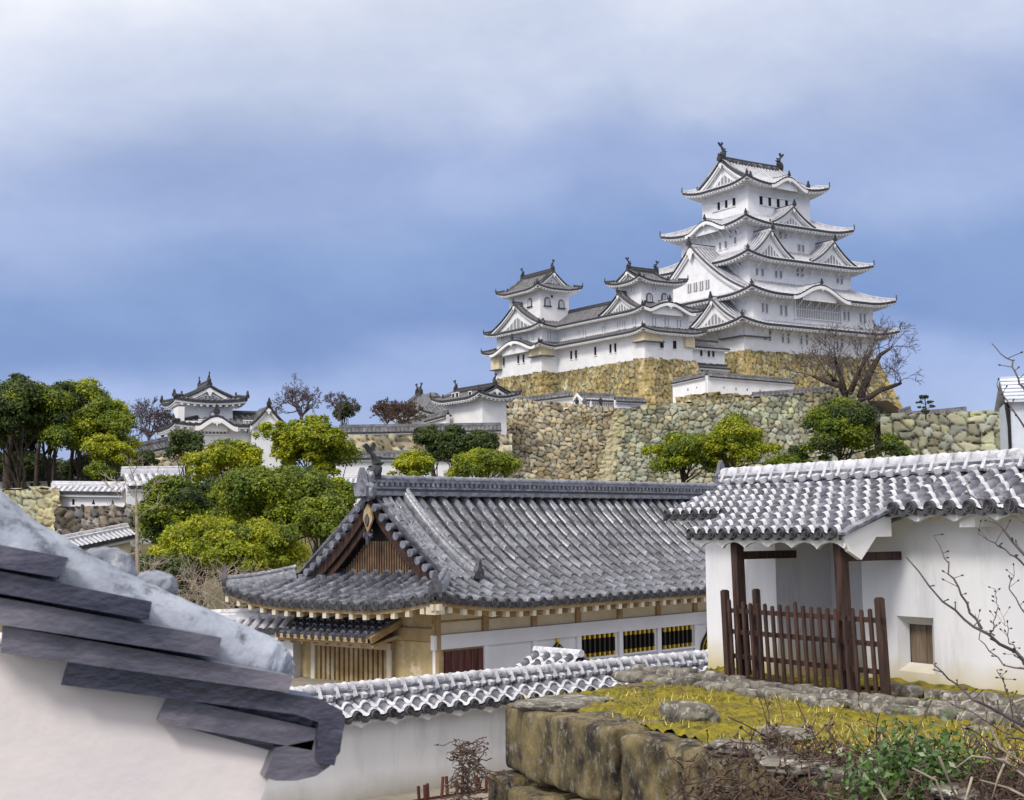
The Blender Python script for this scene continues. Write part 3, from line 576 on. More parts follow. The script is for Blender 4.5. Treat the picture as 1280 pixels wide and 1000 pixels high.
# top hip-and-gable roof, ridge along u
rect, z0 = E[4]; half = (rect[3]-rect[2])/2; vm = (rect[2]+rect[3])/2
zr = K.z(197, K.u(905, vm, 31), vm); uL = K.u(901, vm, zr); uR = K.u(977, vm, zr); gL = uL-rect[0]; gR = max(1.6, rect[1]-uR)
rise = zr-.55-z0
top = {s: Side(s, rect, z0, half if s in 'SN' else (gL if s == 'W' else gR)+.5, rise, Dp=half, k=.42, lift=LIFT, LR=4.5, karas=kar[4].get(s, ()), gable=(gL, gR, 1.) if s == 'S' else ((gR, gL, 1.) if s == 'N' else None)) for s in 'SNWE'}
rf = MB(); ev = MB(); rg = MB()
for s in 'SNWE': tiles(rf, top[s], .60, .12, rows=11, halfw=.25)
for s in 'SW': eave(ev, top[s], 2.0, 0, 1, 1, th=.25, fh=.14, raft=.6, rw=.24, rh=.2)
for s in 'NE': eave(ev, top[s], 2.0, 0, 1, 1, raft=0)
for s, e in (('S', 0), ('S', 1), ('W', 0)): hip_ridge_obj(keep, top[s], e, min(gL, gR), .36, .26, ['tile_keep_line', 'tile_edge'], .46)
def zt(d): return float(z0+top['S'].prof(d))
for u_ in (uL+.35, uR-.35):       # descending ridges
    for sg in (-1, 1):
        dd = np.linspace(half*.97, min(gL, gR)*.9, 9); ridge(rg, [(u_+(.35 if u_ < 5+uL else -.35), vm+sg*(half-d), zt(d)+.1) for d in dd], .34, .26, 0, 1, .09); oni(rg, (u_, vm+sg*(half-dd[-1]), zt(dd[-1])+.3), .65, 1, (0, sg, 0))
rg.build('descending_ridges', ['tile_keep_line', 'tile_edge'], keep)
ev.build('eaves', ['tile_edge', 'plaster'], keep); rf.build('tier_roof', ['tile_keep', 'tile_keep_line'], keep, True)
mr = MB(); ridge(mr, [(uL-.1, vm, zt(half)), ((uL+uR)/2, vm, zt(half)-.05), (uR+.1, vm, zt(half))], .5, .55, 0, 1, .2); oni(mr, (uL-.25, vm, zt(half)+.2), .7, 1, (-1, 0, 0)); mr.build('main_ridge', ['tile_small', 'tile_edge'], keep)
fish(keep, (uL+.3, vm, zt(half)+.7), 1.6, 0); fish(keep, (uR-.3, vm, zt(half)+.7), 1.6, math.pi)
def Gk(side_u, sgn):
    return lambda y, z, o: np.array((side_u+sgn*o, vm+y, z))
cv = lambda x: zt(0)+0*x
def top_curve(x): return z0+top['S'].prof(half*(1-np.asarray(x, float)*(half-gL*.9)/half))
gable_parts(keep, Gk(uL+.12, -1), half-gL*.9, top_curve, z0+float(top['W'].prof(gL))-.1, KM, bh=.5, rec=.45, orn=.75)
kc = kar[4]['S'][0]; kara_trim(keep, top['S'], kc[0], kc[1], kc[2])
# dormer gables placed by the photo
def dorm_px(parent, fr, sd, apex, bl, br, d0, mats, **kw):
    rect = sd.rect; zb = sd.z0+float(sd.prof(d0))+.05
    if sd.side == 'S':
        pl = rect[2]+d0; a = fr.u(bl[0], pl, zb); b = fr.u(br[0], pl, zb); c = fr.u(apex[0], pl, zb+2); zt_ = fr.z(apex[1], c, pl); cc = c-rect[0]
    else:
        pl = rect[0]+d0; a = fr.v(bl[0], pl, zb); b = fr.v(br[0], pl, zb); c = fr.v(apex[0], pl, zb+2); zt_ = fr.z(apex[1], pl, c); cc = rect[3]-c
    w = max(abs(a-c), abs(b-c))*.5+min(abs(a-c), abs(b-c))*.5
    return dormer(parent, sd, cc, d0, w, zb, zt_-zb-.35, mats, **kw)
dorm_px(keep, K, KS[3]['S'], (991, 256), (966, 275), (1020, 284), .75, KM, bh=.4, maxd=4)
dorm_px(keep, K, KS[2]['S'], (964, 285), (939, 310), (993, 321), .75, KM, bh=.4, maxd=4)
dorm_px(keep, K, KS[2]['S'], (1042, 300), (1015, 324), (1071, 332), .75, KM, bh=.4, maxd=4)
# the great west gable over the second tier
sd = KS[1]['W']; zb = sd.z0+float(sd.prof(1.0)); pl = sd.rect[0]+1.0; vc = CV2/2; zp = K.z(306, pl, vc)
vap = K.v(864, pl, zp-1)
Gb = dormer(keep, sd, sd.rect[3]-vap, 1.0, (sd.L/2)*.86, zb, zp-zb-.3, KM, bh=.55, orn=1.5, maxd=5.2, ends=.8, lattice=False)
wn = MB()
for i in range(4):
    y = -2.1+i*1.25+1.2; z_ = zb+1.3
    for a_ in (0,): wn.prism([Gb(y-.42, z_, -.27), Gb(y+.42, z_, -.27), Gb(y+.42, z_+1.25, -.27), Gb(y-.42, z_+1.25, -.27)], Gb(0, 0, .05)-Gb(0, 0, 0), 0)
    for q in (-.2, .2): wn.prism([Gb(y+q-.05, z_, -.2), Gb(y+q+.05, z_, -.2), Gb(y+q+.05, z_+1.25, -.2), Gb(y+q-.05, z_+1.25, -.2)], Gb(0, 0, .05)-Gb(0, 0, 0), 1)
wn.build('gable_windows', ['window_grey', 'plaster'], keep)
dorm_px(keep, K, KS[0]['W'], (891, 371), (865, 405), (931, 394), .6, KM, bh=.42, maxd=3.5, orn=.6)
# windows: S side then W side, from their place in the photo (x, y of the foot, height in px)
def wins(parent, fr, f, side, plane, lst, h, w, bars=2, style='grey', zf=None):
    for px, py in lst:
        if side == 'S': s = fr.u(px, plane, 10); z = fr.z(py, s, plane)
        else: s = fr.v(px, plane, 10); z = fr.z(py, plane, s)
        window(parent, f, s, z, w, h, bars, style)
fS = [face('S', b[2]) for b in bodies]; fW = [face('W', b[0]) for b in bodies]
wins(keep, K, fS[0], 'S', 0., [(954, 425), (960, 426), (976, 428), (983, 429), (999, 430), (1006, 431), (1022, 432), (1029, 433), (1044, 434), (1050, 435), (1066, 437), (1073, 437)], 1.35, .42, 0)
wins(keep, K, fS[1], 'S', bodies[1][2], [(952, 390), (957, 391), (975, 394), (981, 395), (1054, 400), (1059, 401), (1074, 403), (1079, 404)], 1.4, .42, 0)
wins(keep, K, fS[2], 'S', bodies[2][2], [(946, 344), (953, 345), (970, 347), (976, 348), (997, 345), (1003, 346), (1047, 354), (1052, 355)], 1.1, .48, 0)
wins(keep, K, fS[3], 'S', bodies[3][2], [(1000, 314), (1005, 315), (977, 298), (983, 298)], .95, .5, 0)
wins(keep, K, fW[3], 'W', bodies[3][0], [(902, 312), (909, 310), (921, 305), (915, 297), (922, 294)], .95, .5, 0)
wins(keep, K, fW[2], 'W', bodies[2][0], [(925, 333)], .7, .6, 0)
# big lattice bay under the curved gable
mb = MB(); sA = K.u(994, bodies[1][2], 6); sB = K.u(1050, bodies[1][2], 6); f = fS[1]; zlo = E[0][1]+1.5; zhi = E[1][1]-.35
fbox(mb, f, sA, sB, zlo, zhi+.9, .01, .10, 0); n = 26
for i in range(n+1): x = sA+(sB-sA)*i/n; fbox(mb, f, x-.05, x+.05, zlo, zhi+.6, .105, .19, 1)
for z in (zlo-.1, (zlo+zhi)/2): fbox(mb, f, sA-.12, sB+.12, z, z+.1, .195, .26, 1)
for x in (sA-.15, sB+.15): fbox(mb, f, x-.12, x+.12, zlo-.3, zhi+.9, .01, .28, 1)
mb.build('lattice_bay', ['window_grey', 'plaster'], keep)
# top floor openings: dark slots between white shutters
def band(parent, fr, f, side, plane, pxa, pxb, pyb, h, n):
    g = (lambda p: fr.u(p, plane, 28)) if side == 'S' else (lambda p: fr.v(p, plane, 28)); a, b = sorted((g(pxa), g(pxb))); s_ = g(pxa); z = fr.z(pyb, s_ if side == 'S' else plane, plane if side == 'S' else s_)
    mb = MB(); fbox(mb, f, a, b, z, z+h, .004, .02, 0); w = (b-a)/n
    for i in range(n): fbox(mb, f, a+w*(i+.34), a+w*(i+.98), z+.05, z+h-.05, .024, .1, 1)
    fbox(mb, f, a-.1, b+.1, z-.1, z, .005, .16, 1); fbox(mb, f, a-.1, b+.1, z+h, z+h+.1, .005, .16, 1); mb.build('window_row', ['window_dark', 'plaster'], parent)
band(keep, K, fS[4], 'S', bodies[4][2], 948, 990, 256, 1.25, 4)
band(keep, K, fW[4], 'W', bodies[4][0], 890, 918, 265, 1.15, 3)
for i in (0, 1, 2, 3):
    mb = MB(); brackets(mb, fS[i], bodies[i][0]+.5, bodies[i][1]-.5, E[i][1]-.35, 2.0, int((bodies[i][1]-bodies[i][0])/1.7)); brackets(mb, fW[i], bodies[i][2]+.5, bodies[i][3]-.5, E[i][1]-.35, 2.0, int((bodies[i][3]-bodies[i][2])/1.7)); mb.build('eaves_struts', 'plaster', keep)
# stone-drop bay at the lower corner
mb = MB(); z = 2.2
for f, s in ((face('S', 0), 1), (face('W', 0), 1)):
    fbox(mb, f, -.02 if f is None else 0.0, 4.2, 1.9, 4.0, .01, .42, 0)
    fbox(mb, f, -.25, 4.4, 1.78, 1.9, .01, .60, 1)
mb.build('corner_bay', ['plaster', 'tile_small_line'], keep)

# ------------------------------------------------------------------ the two small keeps and the corridor between them
A = Fr(P(806, 447, 178), 34)
UA = A.u(866, 0, 1); vI = A.v(697, 0, 1)                      # west keep width, inner corner with the far keep
dW = A.v(697, 0, 1); 
SM = dict(tile='tile_small', line='tile_small_line', edge='tile_edge', wall='plaster', board='plaster', lat='window_grey')
wk = framed('small_keep', 'white small keep with dark tiled roofs joined to the west side of the great keep', 'castle tower', A, 'small keeps')
vK = A.v(752, 0, 8)                                           # where the keep ends and the corridor begins
z1 = A.z(407, -1.3, -1.3)-.45; z2 = A.z(380, -1.3, -1.3)-.45
def low_tier(parent, rect, z0, D, rise, sides, hips, karas={}, ov=1.3, lift=.45, rg=True):
    rf = MB(); ev = MB(); r_ = MB(); S_ = {}
    for s in sides:
        sd = Side(s, rect, z0, D, rise, lift=lift, LR=3.2, hips=hips.get(s, (1, 1)), karas=karas.get(s, ())); S_[s] = sd
        tiles(rf, sd, .50, .10, rows=6, halfw=.25); eave(ev, sd, ov, 0, 1, 1, th=.15, fh=.15, raft=.5, rw=.17, rh=.16, drop=.15)
        if rg:
            if sd.hips[0]: hip_ridge_obj(parent, sd, 0, D*.97, .28, .2, ['tile_edge'], .34)
            if sd.hips[1] and s == 'S': hip_ridge_obj(parent, sd, 1, D*.97, .28, .2, ['tile_edge'], .34)
    rf.build('tier_roof', ['tile_small', 'tile_small_line'], parent, True); ev.build('eaves', ['tile_edge', 'plaster'], parent)
    if r_.n: r_.build('hip_ridges', ['tile_edge'], parent)
    for s, kk in karas.items():
        for c, w, h in kk: kara_trim(parent, S_[s], c, w, h, 'plaster', .35)
    return S_
def walls(parent, u0, u1, v0, v1, za, zb, name='storey_wall', m='plaster'): mb = MB(); mb.box(u0, v0, za, u1, v1, zb); mb.build(name, m, parent)
walls(wk, 0, UA, 0, vK, -.3, z1+.1); walls(wk, .25, UA-.25, .25, vK, z1+.4, z2+.1)
wS = Side
T1 = low_tier(wk, (-1.3, UA+1.3, -1.3, vK), z1, 1.6, .75, 'SW', {'S': (1, 1), 'W': (0, 1)})
rW = (-1.05, UA+1.0, -1.05, vK); kw = kara_from_px(A, 'S', rW, z2, 806, 868, 1.15)
T2 = low_tier(wk, rW, z2, 2.6, 1.5, 'SW', {'S': (1, 1), 'W': (0, 1)}, {'S': [kw]})
def small_top(parent, fr, b, o, pyc, axis, pr0, pr1, zwall=None, fsz=.95, pitch=.40, lift=.5):
    """hip-and-gable roof over body b=(u0,u1,v0,v1); ridge ends at photo points pr0 (near gable), pr1"""
    rect = (b[0]-o, b[1]+o, b[2]-o, b[3]+o); z0 = fr.z(pyc, rect[0], rect[2])-lift*.9
    walls(parent, *b, z2+.3 if zwall is None else zwall, z0+.1)
    if axis == 'u':
        mid = (rect[2]+rect[3])/2; half = (rect[3]-rect[2])/2; zr = fr.z(pr0[1], fr.u(pr0[0], mid, 12), mid); e0 = fr.u(pr0[0], mid, zr); e1 = fr.u(pr1[0], mid, zr); g0 = max(.7, e0-rect[0]); g1 = max(.7, rect[1]-e1); main = 'SN'; gs = 'WE'
        e0 = rect[0]+g0; e1 = rect[1]-g1
    else:
        mid = (rect[0]+rect[1])/2; half = (rect[1]-rect[0])/2; zr = fr.z(pr0[1], mid, fr.v(pr0[0], mid, 12)); e0 = fr.v(pr0[0], mid, zr); e1 = fr.v(pr1[0], mid, zr); g0 = max(.7, e0-rect[2]); g1 = max(.7, rect[3]-e1); main = 'WE'; gs = 'SN'
        e0 = rect[2]+g0; e1 = rect[3]-g1
    rise = zr-.4-z0; S_ = {}
    class GS(Side):
        def dmax(s, a):
            a = np.asarray(a, float); m = np.full(a.shape, float(s.D))
            if s.side in main:
                gl, gr = (g0, g1) if s.side in 'SE' else (g1, g0)
                m = np.where(a < gl, np.minimum(a, m), m); return np.where(s.L-a < gr, np.minimum(s.L-a, m), m)
            return np.minimum(m, np.minimum(a, s.L-a))
    rf = MB(); ev = MB(); rg = MB()
    for s in 'SWEN':
        D = half if s in main else ((g0 if s in 'WS' else g1)+.35); S_[s] = GS(s, rect, z0, D, rise, Dp=half, k=.4, lift=lift, LR=3)
        tiles(rf, S_[s], pitch*1.2, .10, rows=10, halfw=.25); eave(ev, S_[s], o, 0, 1, 1, th=.15, fh=.15, raft=.5 if s in 'SW' else 0, rw=.17, rh=.16, drop=.15)
    for s, e in (('S', 0), ('S', 1), ('W', 0)): hip_ridge_obj(parent, S_[s], e, min(g0, g1), .28, .22, ['tile_edge'], .38)
    zt = lambda d: float(z0+S_[main[0]].prof(d))
    def LP(al, la, z): return (al, mid+la, z) if axis == 'u' else (mid+la, al, z)
    ridge(rg, [LP(e0-.05, 0, zt(half)), LP(e1+.05, 0, zt(half))], .42, .45, 0, 0, .14)
    for e, sg in ((e0+.35, 1), (e1-.35, -1)):
        for q in (-1, 1):
            dd = np.linspace(half*.97, min(g0, g1), 7); ridge(rg, [LP(e+sg*.2, q*(half-d), zt(d)+.08) for d in dd], .28, .22, 0); oni(rg, LP(e+sg*.2, q*(half-dd[-1]), zt(dd[-1])+.15), .4, 0)
    rg.build('ridges', ['tile_edge'], parent); rf.build('top_roof', ['tile_small', 'tile_small_line'], parent, True); ev.build('eaves', ['tile_edge', 'plaster'], parent)
    a0 = LP(e0+.2, 0, zt(half)+.5); a1 = LP(e1-.2, 0, zt(half)+.5); an = 0 if axis == 'u' else math.pi/2
    fish(parent, a0, fsz, an); fish(parent, a1, fsz, an+math.pi)
    gw = half-g0*.9; cvf = lambda x: z0+S_[main[0]].prof(half-np.asarray(x, float)*gw)
    G = (lambda y, z, o_: np.array((e0+.1-o_, mid+y, z))) if axis == 'u' else (lambda y, z, o_: np.array((mid+y, e0+.1-o_, z)))
    gable_parts(parent, G, gw, cvf, z0+float(S_[gs[0]].prof(g0))-.05, SM, bh=.34, rec=.35, verge=.10, orn=.5)
    return rect, z0
ub0 = A.u(801, 0, 12)
wu0, wv0 = 1.3, 1.1
bu0 = A.u(801, wv0, 10); bu1 = A.u(841, wv0, 10); bv1 = A.v(775, bu0, 10)
wrect, wz0 = small_top(wk, A, (bu0, bu1, wv0, bv1), 1.35, 344, 'u', (784, 334), (822, 338))
dorm_px(wk, A, T2['W'], (774, 364), (752, 392), (803, 381), .45, SM, bh=.32, maxd=3.2, orn=.45, ends=.4)
fW_ = face('W', 0.); fS_ = face('S', 0.)
def px_win(parent, fr, side, plane, lst, h, w, bars=1, style='grey', arch=False):
    f = face(side, plane)
    for px, py in lst:
        if side == 'S': s = fr.u(px, plane, 6); z = fr.z(py, s, plane)
        else: s = fr.v(px, plane, 6); z = fr.z(py, plane, s)
        (arch_window if arch else lambda p, f, s, z, w, h: window(p, f, s, z, w, h, bars, style, frame=.05))(parent, f, s, z, w, h)
px_win(wk, A, 'S', 0., [(826, 435), (842, 436)], 1.0, .6, 2, 'dark')
px_win(wk, A, 'S', .25, [(817, 406), (833, 407), (848, 409)], .9, .6, 1, 'grey')
px_win(wk, A, 'W', .25, [(793, 407)], .9, .6, 1)
px_win(wk, A, 'S', wv0, [(812, 377), (831, 377)], 1.0, .85, arch=True)
px_win(wk, A, 'S', wv0, [(818, 363)], .35, .5, 1); px_win(wk, A, 'W', bu0, [(792, 365)], .6, .55, 1)
mb = MB(); f = fS_; fbox(mb, face('W', 0.), 0, 1.5, .9+1.2, 3.6, .01, .5); fbox(mb, fS_, -.5, 2.6, 2.1, 3.6, .012, .5); fbox(mb, fS_, -.7, 2.8, 1.98, 2.1, .01, .66, 1); fbox(mb, face('W', 0.), -.1, 1.7, 1.98, 2.1, .01, .64, 1)
fbox(mb, fS_, UA-1.5, UA, 1.7, 3.4, .012, .45); mb.build('corner_bay', ['plaster_warm', 'tile_small_line'], wk)
# corridor
cor = framed('corridor_building', 'long two-storey white corridor wing running between the two small keeps', 'corridor wing', A)
vE = vI+3.5; walls(cor, 0.02, 6, vK+.003, vE, -.3, z1+.1); walls(cor, .27, 5.8, vK+.003, vE, z1+.4, z2+.1)
C1 = low_tier(cor, (-1.3, 7, vK+.003, vE), z1, 1.6, .75, 'W', {'W': (0, 0)}); C2 = low_tier(cor, (-1.05, 7, vK+.003, vE), z2, 3.8, 2.3, 'W', {'W': (0, 0)})
mb = MB(); ridge(mb, [(2.8, vK-1, z2+2.2), (2.8, vE, z2+2.2)], .4, .45, 0, 0, .12); mb.build('main_ridge', ['tile_edge'], cor)
mb = MB(); mb.box(2.8, vK+.01, z2, 5.5, vE, z2+2.0); mb.build('storey_wall', 'plaster', cor)
px_win(cor, A, 'W', .02, [(714, 449), (720, 448), (744, 444), (763, 441), (769, 440)], 1.1, .5, 1, 'dark')
px_win(cor, A, 'W', .27, [(707, 425), (724, 422), (731, 421), (755, 416), (774, 411), (780, 410)], .9, .55, 1, 'grey')
# far small keep
uF = A.u(677, vI, 1); nk = framed('small_keep', 'leftmost white small keep with bell-shaped windows and its gable turned to the right', 'castle tower', A, 'small keeps')
vF1 = A.v(618, uF, 1); u1F = uF+11
walls(nk, uF, u1F, vI, vF1, -.3, z1+.1); walls(nk, uF+.25, u1F-.25, vI+.25, vF1-.25, z1+.4, z2+.1)
rF = (uF-1.3, u1F, vI-1.3, vF1+1.3); kf = kara_from_px(A, 'W', rF, z1, 614, 668, 1.35)
F1 = low_tier(nk, rF, z1, 1.6, .75, 'SW', {'S': (1, 0), 'W': (1, 1)}, {'W': [kf]})
rF2 = (uF-1.05, u1F, vI-1.05, vF1+1.05); F2 = low_tier(nk, rF2, z2, 3.0, 1.7, 'SW', {'S': (1, 0), 'W': (1, 1)})
fv0 = vI+1.0; fu0 = A.u(675, fv0, 10); fu1 = A.u(711, fv0, 10); fv1 = A.v(637, fu0, 10)
nrect, nz0 = small_top(nk, A, (fu0, fu1, fv0, fv1), 1.35, 354, 'v', (692, 336), (652, 345))
dorm_px(nk, A, F2['W'], (644, 378), (608, 411), (675, 401), .45, SM, bh=.34, maxd=3.0, orn=.5, ends=.4)
px_win(nk, A, 'S', fv0, [(684.5, 382), (702, 385)], 1.05, .8, arch=True); px_win(nk, A, 'W', fu0, [(663, 383)], 1.05, .8, arch=True)
px_win(nk, A, 'S', fv0, [(690, 372)], .3, .4, 1, 'dark')
px_win(nk, A, 'W', uF+.25, [(659, 425), (666, 423), (629, 428)], .9, .55, 1); px_win(nk, A, 'S', vI+.25, [(686, 424)], .9, .55, 1)
px_win(nk, A, 'W', uF, [(648, 454), (654.5, 453), (630, 457)], 1.1, .5, 1, 'dark')
mb = MB(); fw = face('W', uF); fs = face('S', vI); fbox(mb, fw, vI, vI+2.2, 2.1, 3.6, .01, .5); fbox(mb, fs, uF-.5, uF+1.6, 2.1, 3.6, .012, .5); fbox(mb, fw, vI-.1, vI+2.4, 1.98, 2.1, .01, .66, 1); fbox(mb, fs, uF-.66, uF+1.8, 1.98, 2.1, .01, .66, 1)
fbox(mb, fw, vF1-2.0, vF1, 1.2, 3.3, .01, .6); fbox(mb, fw, vF1-2.1, vF1+.1, 1.08, 1.2, .01, .75, 1); mb.build('corner_bay', ['plaster_warm', 'tile_small_line'], nk)
# little stepped gatehouse between the small keep and the great keep
Gt = Fr(A.w(UA, .6, 0), 34); gu = Gt.u(906, 0, 0)
gth = framed('gatehouse', 'narrow stepped white gatehouse squeezed between small keep and great keep', 'gatehouse', Gt)
zg = Gt.z(430, 0, -.7); zg2 = Gt.z(455, 0, -.7); walls(gth, .02, gu, 0, 4, -3.2, zg); 
for zz, d, rs in ((zg, 2.4, 1.1), (zg2, .75, .35)):
    sd = Side('S', (-.6, gu+.3, -.75, 4), zz-.3, d, rs, lift=.25, LR=2, hips=(0, 0)); rf = MB(); tiles(rf, sd, .38, .08, rows=5); eave(rf, sd, .7, 2, 3, 3, th=.13, fh=.13, raft=.45, rw=.14, rh=.14, drop=.1); ridge(rf, [(-.6, -.75+d, zz-.3+rs), (gu+.3, -.75+d, zz-.3+rs)], .3, .3, 2); rf.build('pent_roof', ['tile_small', 'tile_small_line', 'tile_edge', 'plaster'], gth, True)
px_win(gth, Gt, 'S', 0., [(875, 445), (884.5, 446), (890, 446), (875.5, 464), (882, 464), (891, 464)], .9, .42, 1, 'dark')

# stone bases of the keeps
def base_walls(name, label, fr, rect, ztop, zbot, bat, seed, mt='stone_ochre', cell=.95, sides='SW', res=.17, flare=(0, 0)):
    o = framed(name, label, 'stone base', fr); u0, u1, v0, v1 = rect; b = bat; mb = MB()
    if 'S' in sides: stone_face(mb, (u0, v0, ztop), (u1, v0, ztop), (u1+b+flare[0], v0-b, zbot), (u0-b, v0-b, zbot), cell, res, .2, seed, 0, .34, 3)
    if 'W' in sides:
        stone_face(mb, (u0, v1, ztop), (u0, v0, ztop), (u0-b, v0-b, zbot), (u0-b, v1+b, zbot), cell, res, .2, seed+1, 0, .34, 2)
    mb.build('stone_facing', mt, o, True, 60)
    m2 = MB(); m2.box(u0+.25, v0+.25, zbot, u1-.25, v1-.25, ztop-.05, 0); m2.build('fill', 'earth', o); return o
base_walls('castle_rampart', 'high ochre stone base under the great keep', K, (-.25, KU+.25, -.25, CV2+.25), -.05, -13.5, 3.6, 31, flare=(1.5, 0))
base_walls('castle_rampart', 'ochre stone base under the white corridor and small keep', A, (-.25, UA+.25, -.25, vI-.3), -.05, -9, 2.0, 41)
base_walls('castle_rampart', 'ochre stone base under the leftmost small keep', A, (uF-.25, uF+9, vI-.25, vF1+.25), -.05, -9, 2.0, 51)
# ------------------------------------------------------------------ near: the plastered gate wall with its porch
def ang(v): return v
Gf = Fr(P(885, 832, 20.4), -60)
gate = framed('gate_wall', 'white plastered gate wall with grey tiled roof and small porch on the right', 'gate wall', Gf)
SL = .37; ZE = 2.10
def plane_side(u0, u1, vE_, zE_, D, slope, hips=(0, 0)): return Side('S', (u0, u1, vE_, vE_+D*2), zE_, D, D*slope, k=0, lift=0, hips=hips)
def discs(mb, sd, n, p, r, m=0, th=.05, a0=0.0):
    o = np.array(sd.out(), float)
    for i in range(n):
        c = sd.pt(np.array([(i+.5)*p]), np.array([0.]), r*.25)[0]; l = np.cross(o, (0, 0, 1.))
        t = np.arange(14)*2*math.pi/14; ring = lambda rr, d: [c+l*math.cos(x)*rr+np.array((0, 0, math.sin(x)*rr))+o*d for x in t]
        prof = [(r, -.04), (r, th), (r*.84, th), (r*.80, th-.012), (r*.62, th-.012), (r*.58, th+.002), (r*.50, th-.012), (r*.22, th-.012), (r*.15, th+.006)]
        V = np.array([ring(a, b) for a, b in prof]); k = 14; idx = np.arange(len(prof)*k).reshape(-1, k); j = np.roll(idx, -1, 1)
        mb.add(V.reshape(-1, 3), np.stack([idx[:-1], j[:-1], j[1:], idx[1:]], -1).reshape(-1, 4), m); mb.add(V[-1], [list(range(k))], m)
        for q in range(3):
            aa = q*2.1+.4+i; b = c+l*math.cos(aa)*r*.36+np.array((0, 0, math.sin(aa)*r*.36))+o*(th-.012); b2 = c+l*math.cos(aa+.8)*r*.40+np.array((0, 0, math.sin(aa+.8)*r*.40))+o*(th-.012); mb.bar(b, b2, r*.16, .014, m, up=tuple(o))
def pan_drops(mb, sd, n, p, m=0, h=.06):
    o = np.array(sd.out(), float)
    for i in range(n+1):
        c = i*p; a = np.linspace(c-p*.24, c+p*.24, 6); a = a[(a >= 0) & (a <= sd.L)]
        if len(a) < 2: continue
        x = (a-c)/(p*.24); t_ = sd.pt(a, 0*a, .0)+o*.02; t_[:, 2] -= .018*(1-x**2); b_ = t_.copy(); b_[:, 2] -= h*(1-.45*x**2); mb.grid(np.stack([t_, b_]), m); mb.grid(np.stack([t_-o*.06, t_]), m); mb.grid(np.stack([b_, b_-o*.06]), m)
def scallop(mb, f, s0, s1, ztop, h0, h1, p, o0, o1, m=0, ph=0.):
    """plaster board with a cusped lower edge"""
    n = max(8, int((s1-s0)/p*14)); s = np.linspace(s0, s1, n); c = np.abs(np.sin((s/p+ph)*math.pi)); z = ztop-h0-h1*(1-c**.62)
    F_ = lambda zz, o: np.array([f(a, b, o) for a, b in zip(s, np.broadcast_to(zz, s.shape))])
    mb.grid(np.stack([F_(ztop, o1), F_(z, o1)]), m); mb.grid(np.stack([F_(z, o1), F_(z, o0)]), m); mb.grid(np.stack([F_(z, o0), F_(ztop, o0)]), m)
def near_roof(parent, u0, u1, vE_, zE_, D, slope, pitch, rib, course, joint, name, mats=('tile_near', 'plaster_joint'), jit=.0025, halfw=.27, disc=True, r=None):
    sd = plane_side(u0, u1, vE_, zE_, D, slope); mb = MB(); A_, n, p = tiles(mb, sd, pitch, rib, course=course, near=True, joint=joint, jit=jit, halfw=halfw, step=.012)
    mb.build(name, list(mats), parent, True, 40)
    if disc: ds = MB(); discs(ds, sd, n, p, r or rib*1.02); pan_drops(ds, sd, n, p); ds.build('tile_ends', 'tile_disc', parent, True, 40)
    return sd, n, p
UP0, UP1, UEND, VR = 1.12, 4.0, 10.5, .72
near_roof(gate, -.35, UP0, -.45, ZE, VR+.45, SL, .215, .060, .22, .055, 'tile_roof')
near_roof(gate, UP0, UP1, -1.15, ZE-.7*SL, VR+1.15, SL, .215, .060, .22, .055, 'porch_roof')
near_roof(gate, UP1, UEND, -.45, ZE, VR+.45, SL, .285, .078, .24, .055, 'tile_roof')
# back slope, ridge stack with plaster collars
mb = MB(); zr0 = ZE+(VR+.45)*SL; mb.add([(-.35, VR, zr0), (UEND, VR, zr0), (UEND, VR+1.1, zr0-.42), (-.35, VR+1.1, zr0-.42)], [(0, 1, 2, 3)]); mb.build('back_slope', 'tile_near', gate)
rg = MB(); ridge_pts = [(-.45, VR, zr0), (UEND, VR, zr0)]
for k, (w, h, z, m) in enumerate(((.30, .05, .02, 0), (.27, .035, .065, 1), (.29, .03, .10, 0), (.26, .03, .13, 1))): rg.box(-.42, VR-w/2, zr0+z, UEND, VR+w/2, zr0+z+h-.002, m)
xs = np.arange(-.45, UEND, .04); rr = np.where((xs*1/.27) % 1 < .22, .092, .078); rg.tube(np.stack([xs, 0*xs+VR, 0*xs+zr0+.175], 1), rr, 12, 1)
for x in np.arange(-.3, UEND, .27):      # plaster collars over the ridge and round studs at its foot
    rg.bar((x, VR-.155, zr0+.03), (x, VR-.05, zr0+.235), .075, .05, 1, up=(1, 0, 0)); rg.bar((x+.13, VR-.20, zr0+.03), (x+.13, VR-.12, zr0+.065), .085, .075, 1)
oni(rg, (-.48, VR, zr0+.1), .22, 0, (-1, 0, 0)); rg.build('ridge_tiles', ['tile_near', 'plaster_joint'], gate, True, 35)
# walls
wl = MB(); T_ = ZE+.02
wl.box(0, 0, -.6, 1.5, 1.3, T_); 
wl.box(1.5, .95, -.6, 3.1, 1.3, T_); wl.box(1.5, .0, 1.98, 3.1, .949, T_)
WU0, WU1, WZ0, WZ1 = 3.66, 4.24, .22, .86
wl.box(3.1, 0, -.6, WU0, 1.3, T_); wl.box(WU1, 0, -.6, UEND, 1.3, T_); wl.box(WU0, 0, -.6, WU1, 1.3, WZ0); wl.box(WU0, 0, WZ1, WU1, 1.3, T_)
iu0, iu1, iz0, iz1, dv = 3.69, 4.05, .31, .76, .17
O_ = [(WU0, 0, WZ0), (WU1, 0, WZ0), (WU1, 0, WZ1), (WU0, 0, WZ1)]; I_ = [(iu0, dv, iz0), (iu1, dv, iz0), (iu1, dv, iz1), (iu0, dv, iz1)]
wl.add(O_+I_, [(0, 1, 5, 4), (1, 2, 6, 5), (2, 3, 7, 6), (3, 0, 4, 7)])
wl.build('plaster_wall', 'plaster_gate', gate)
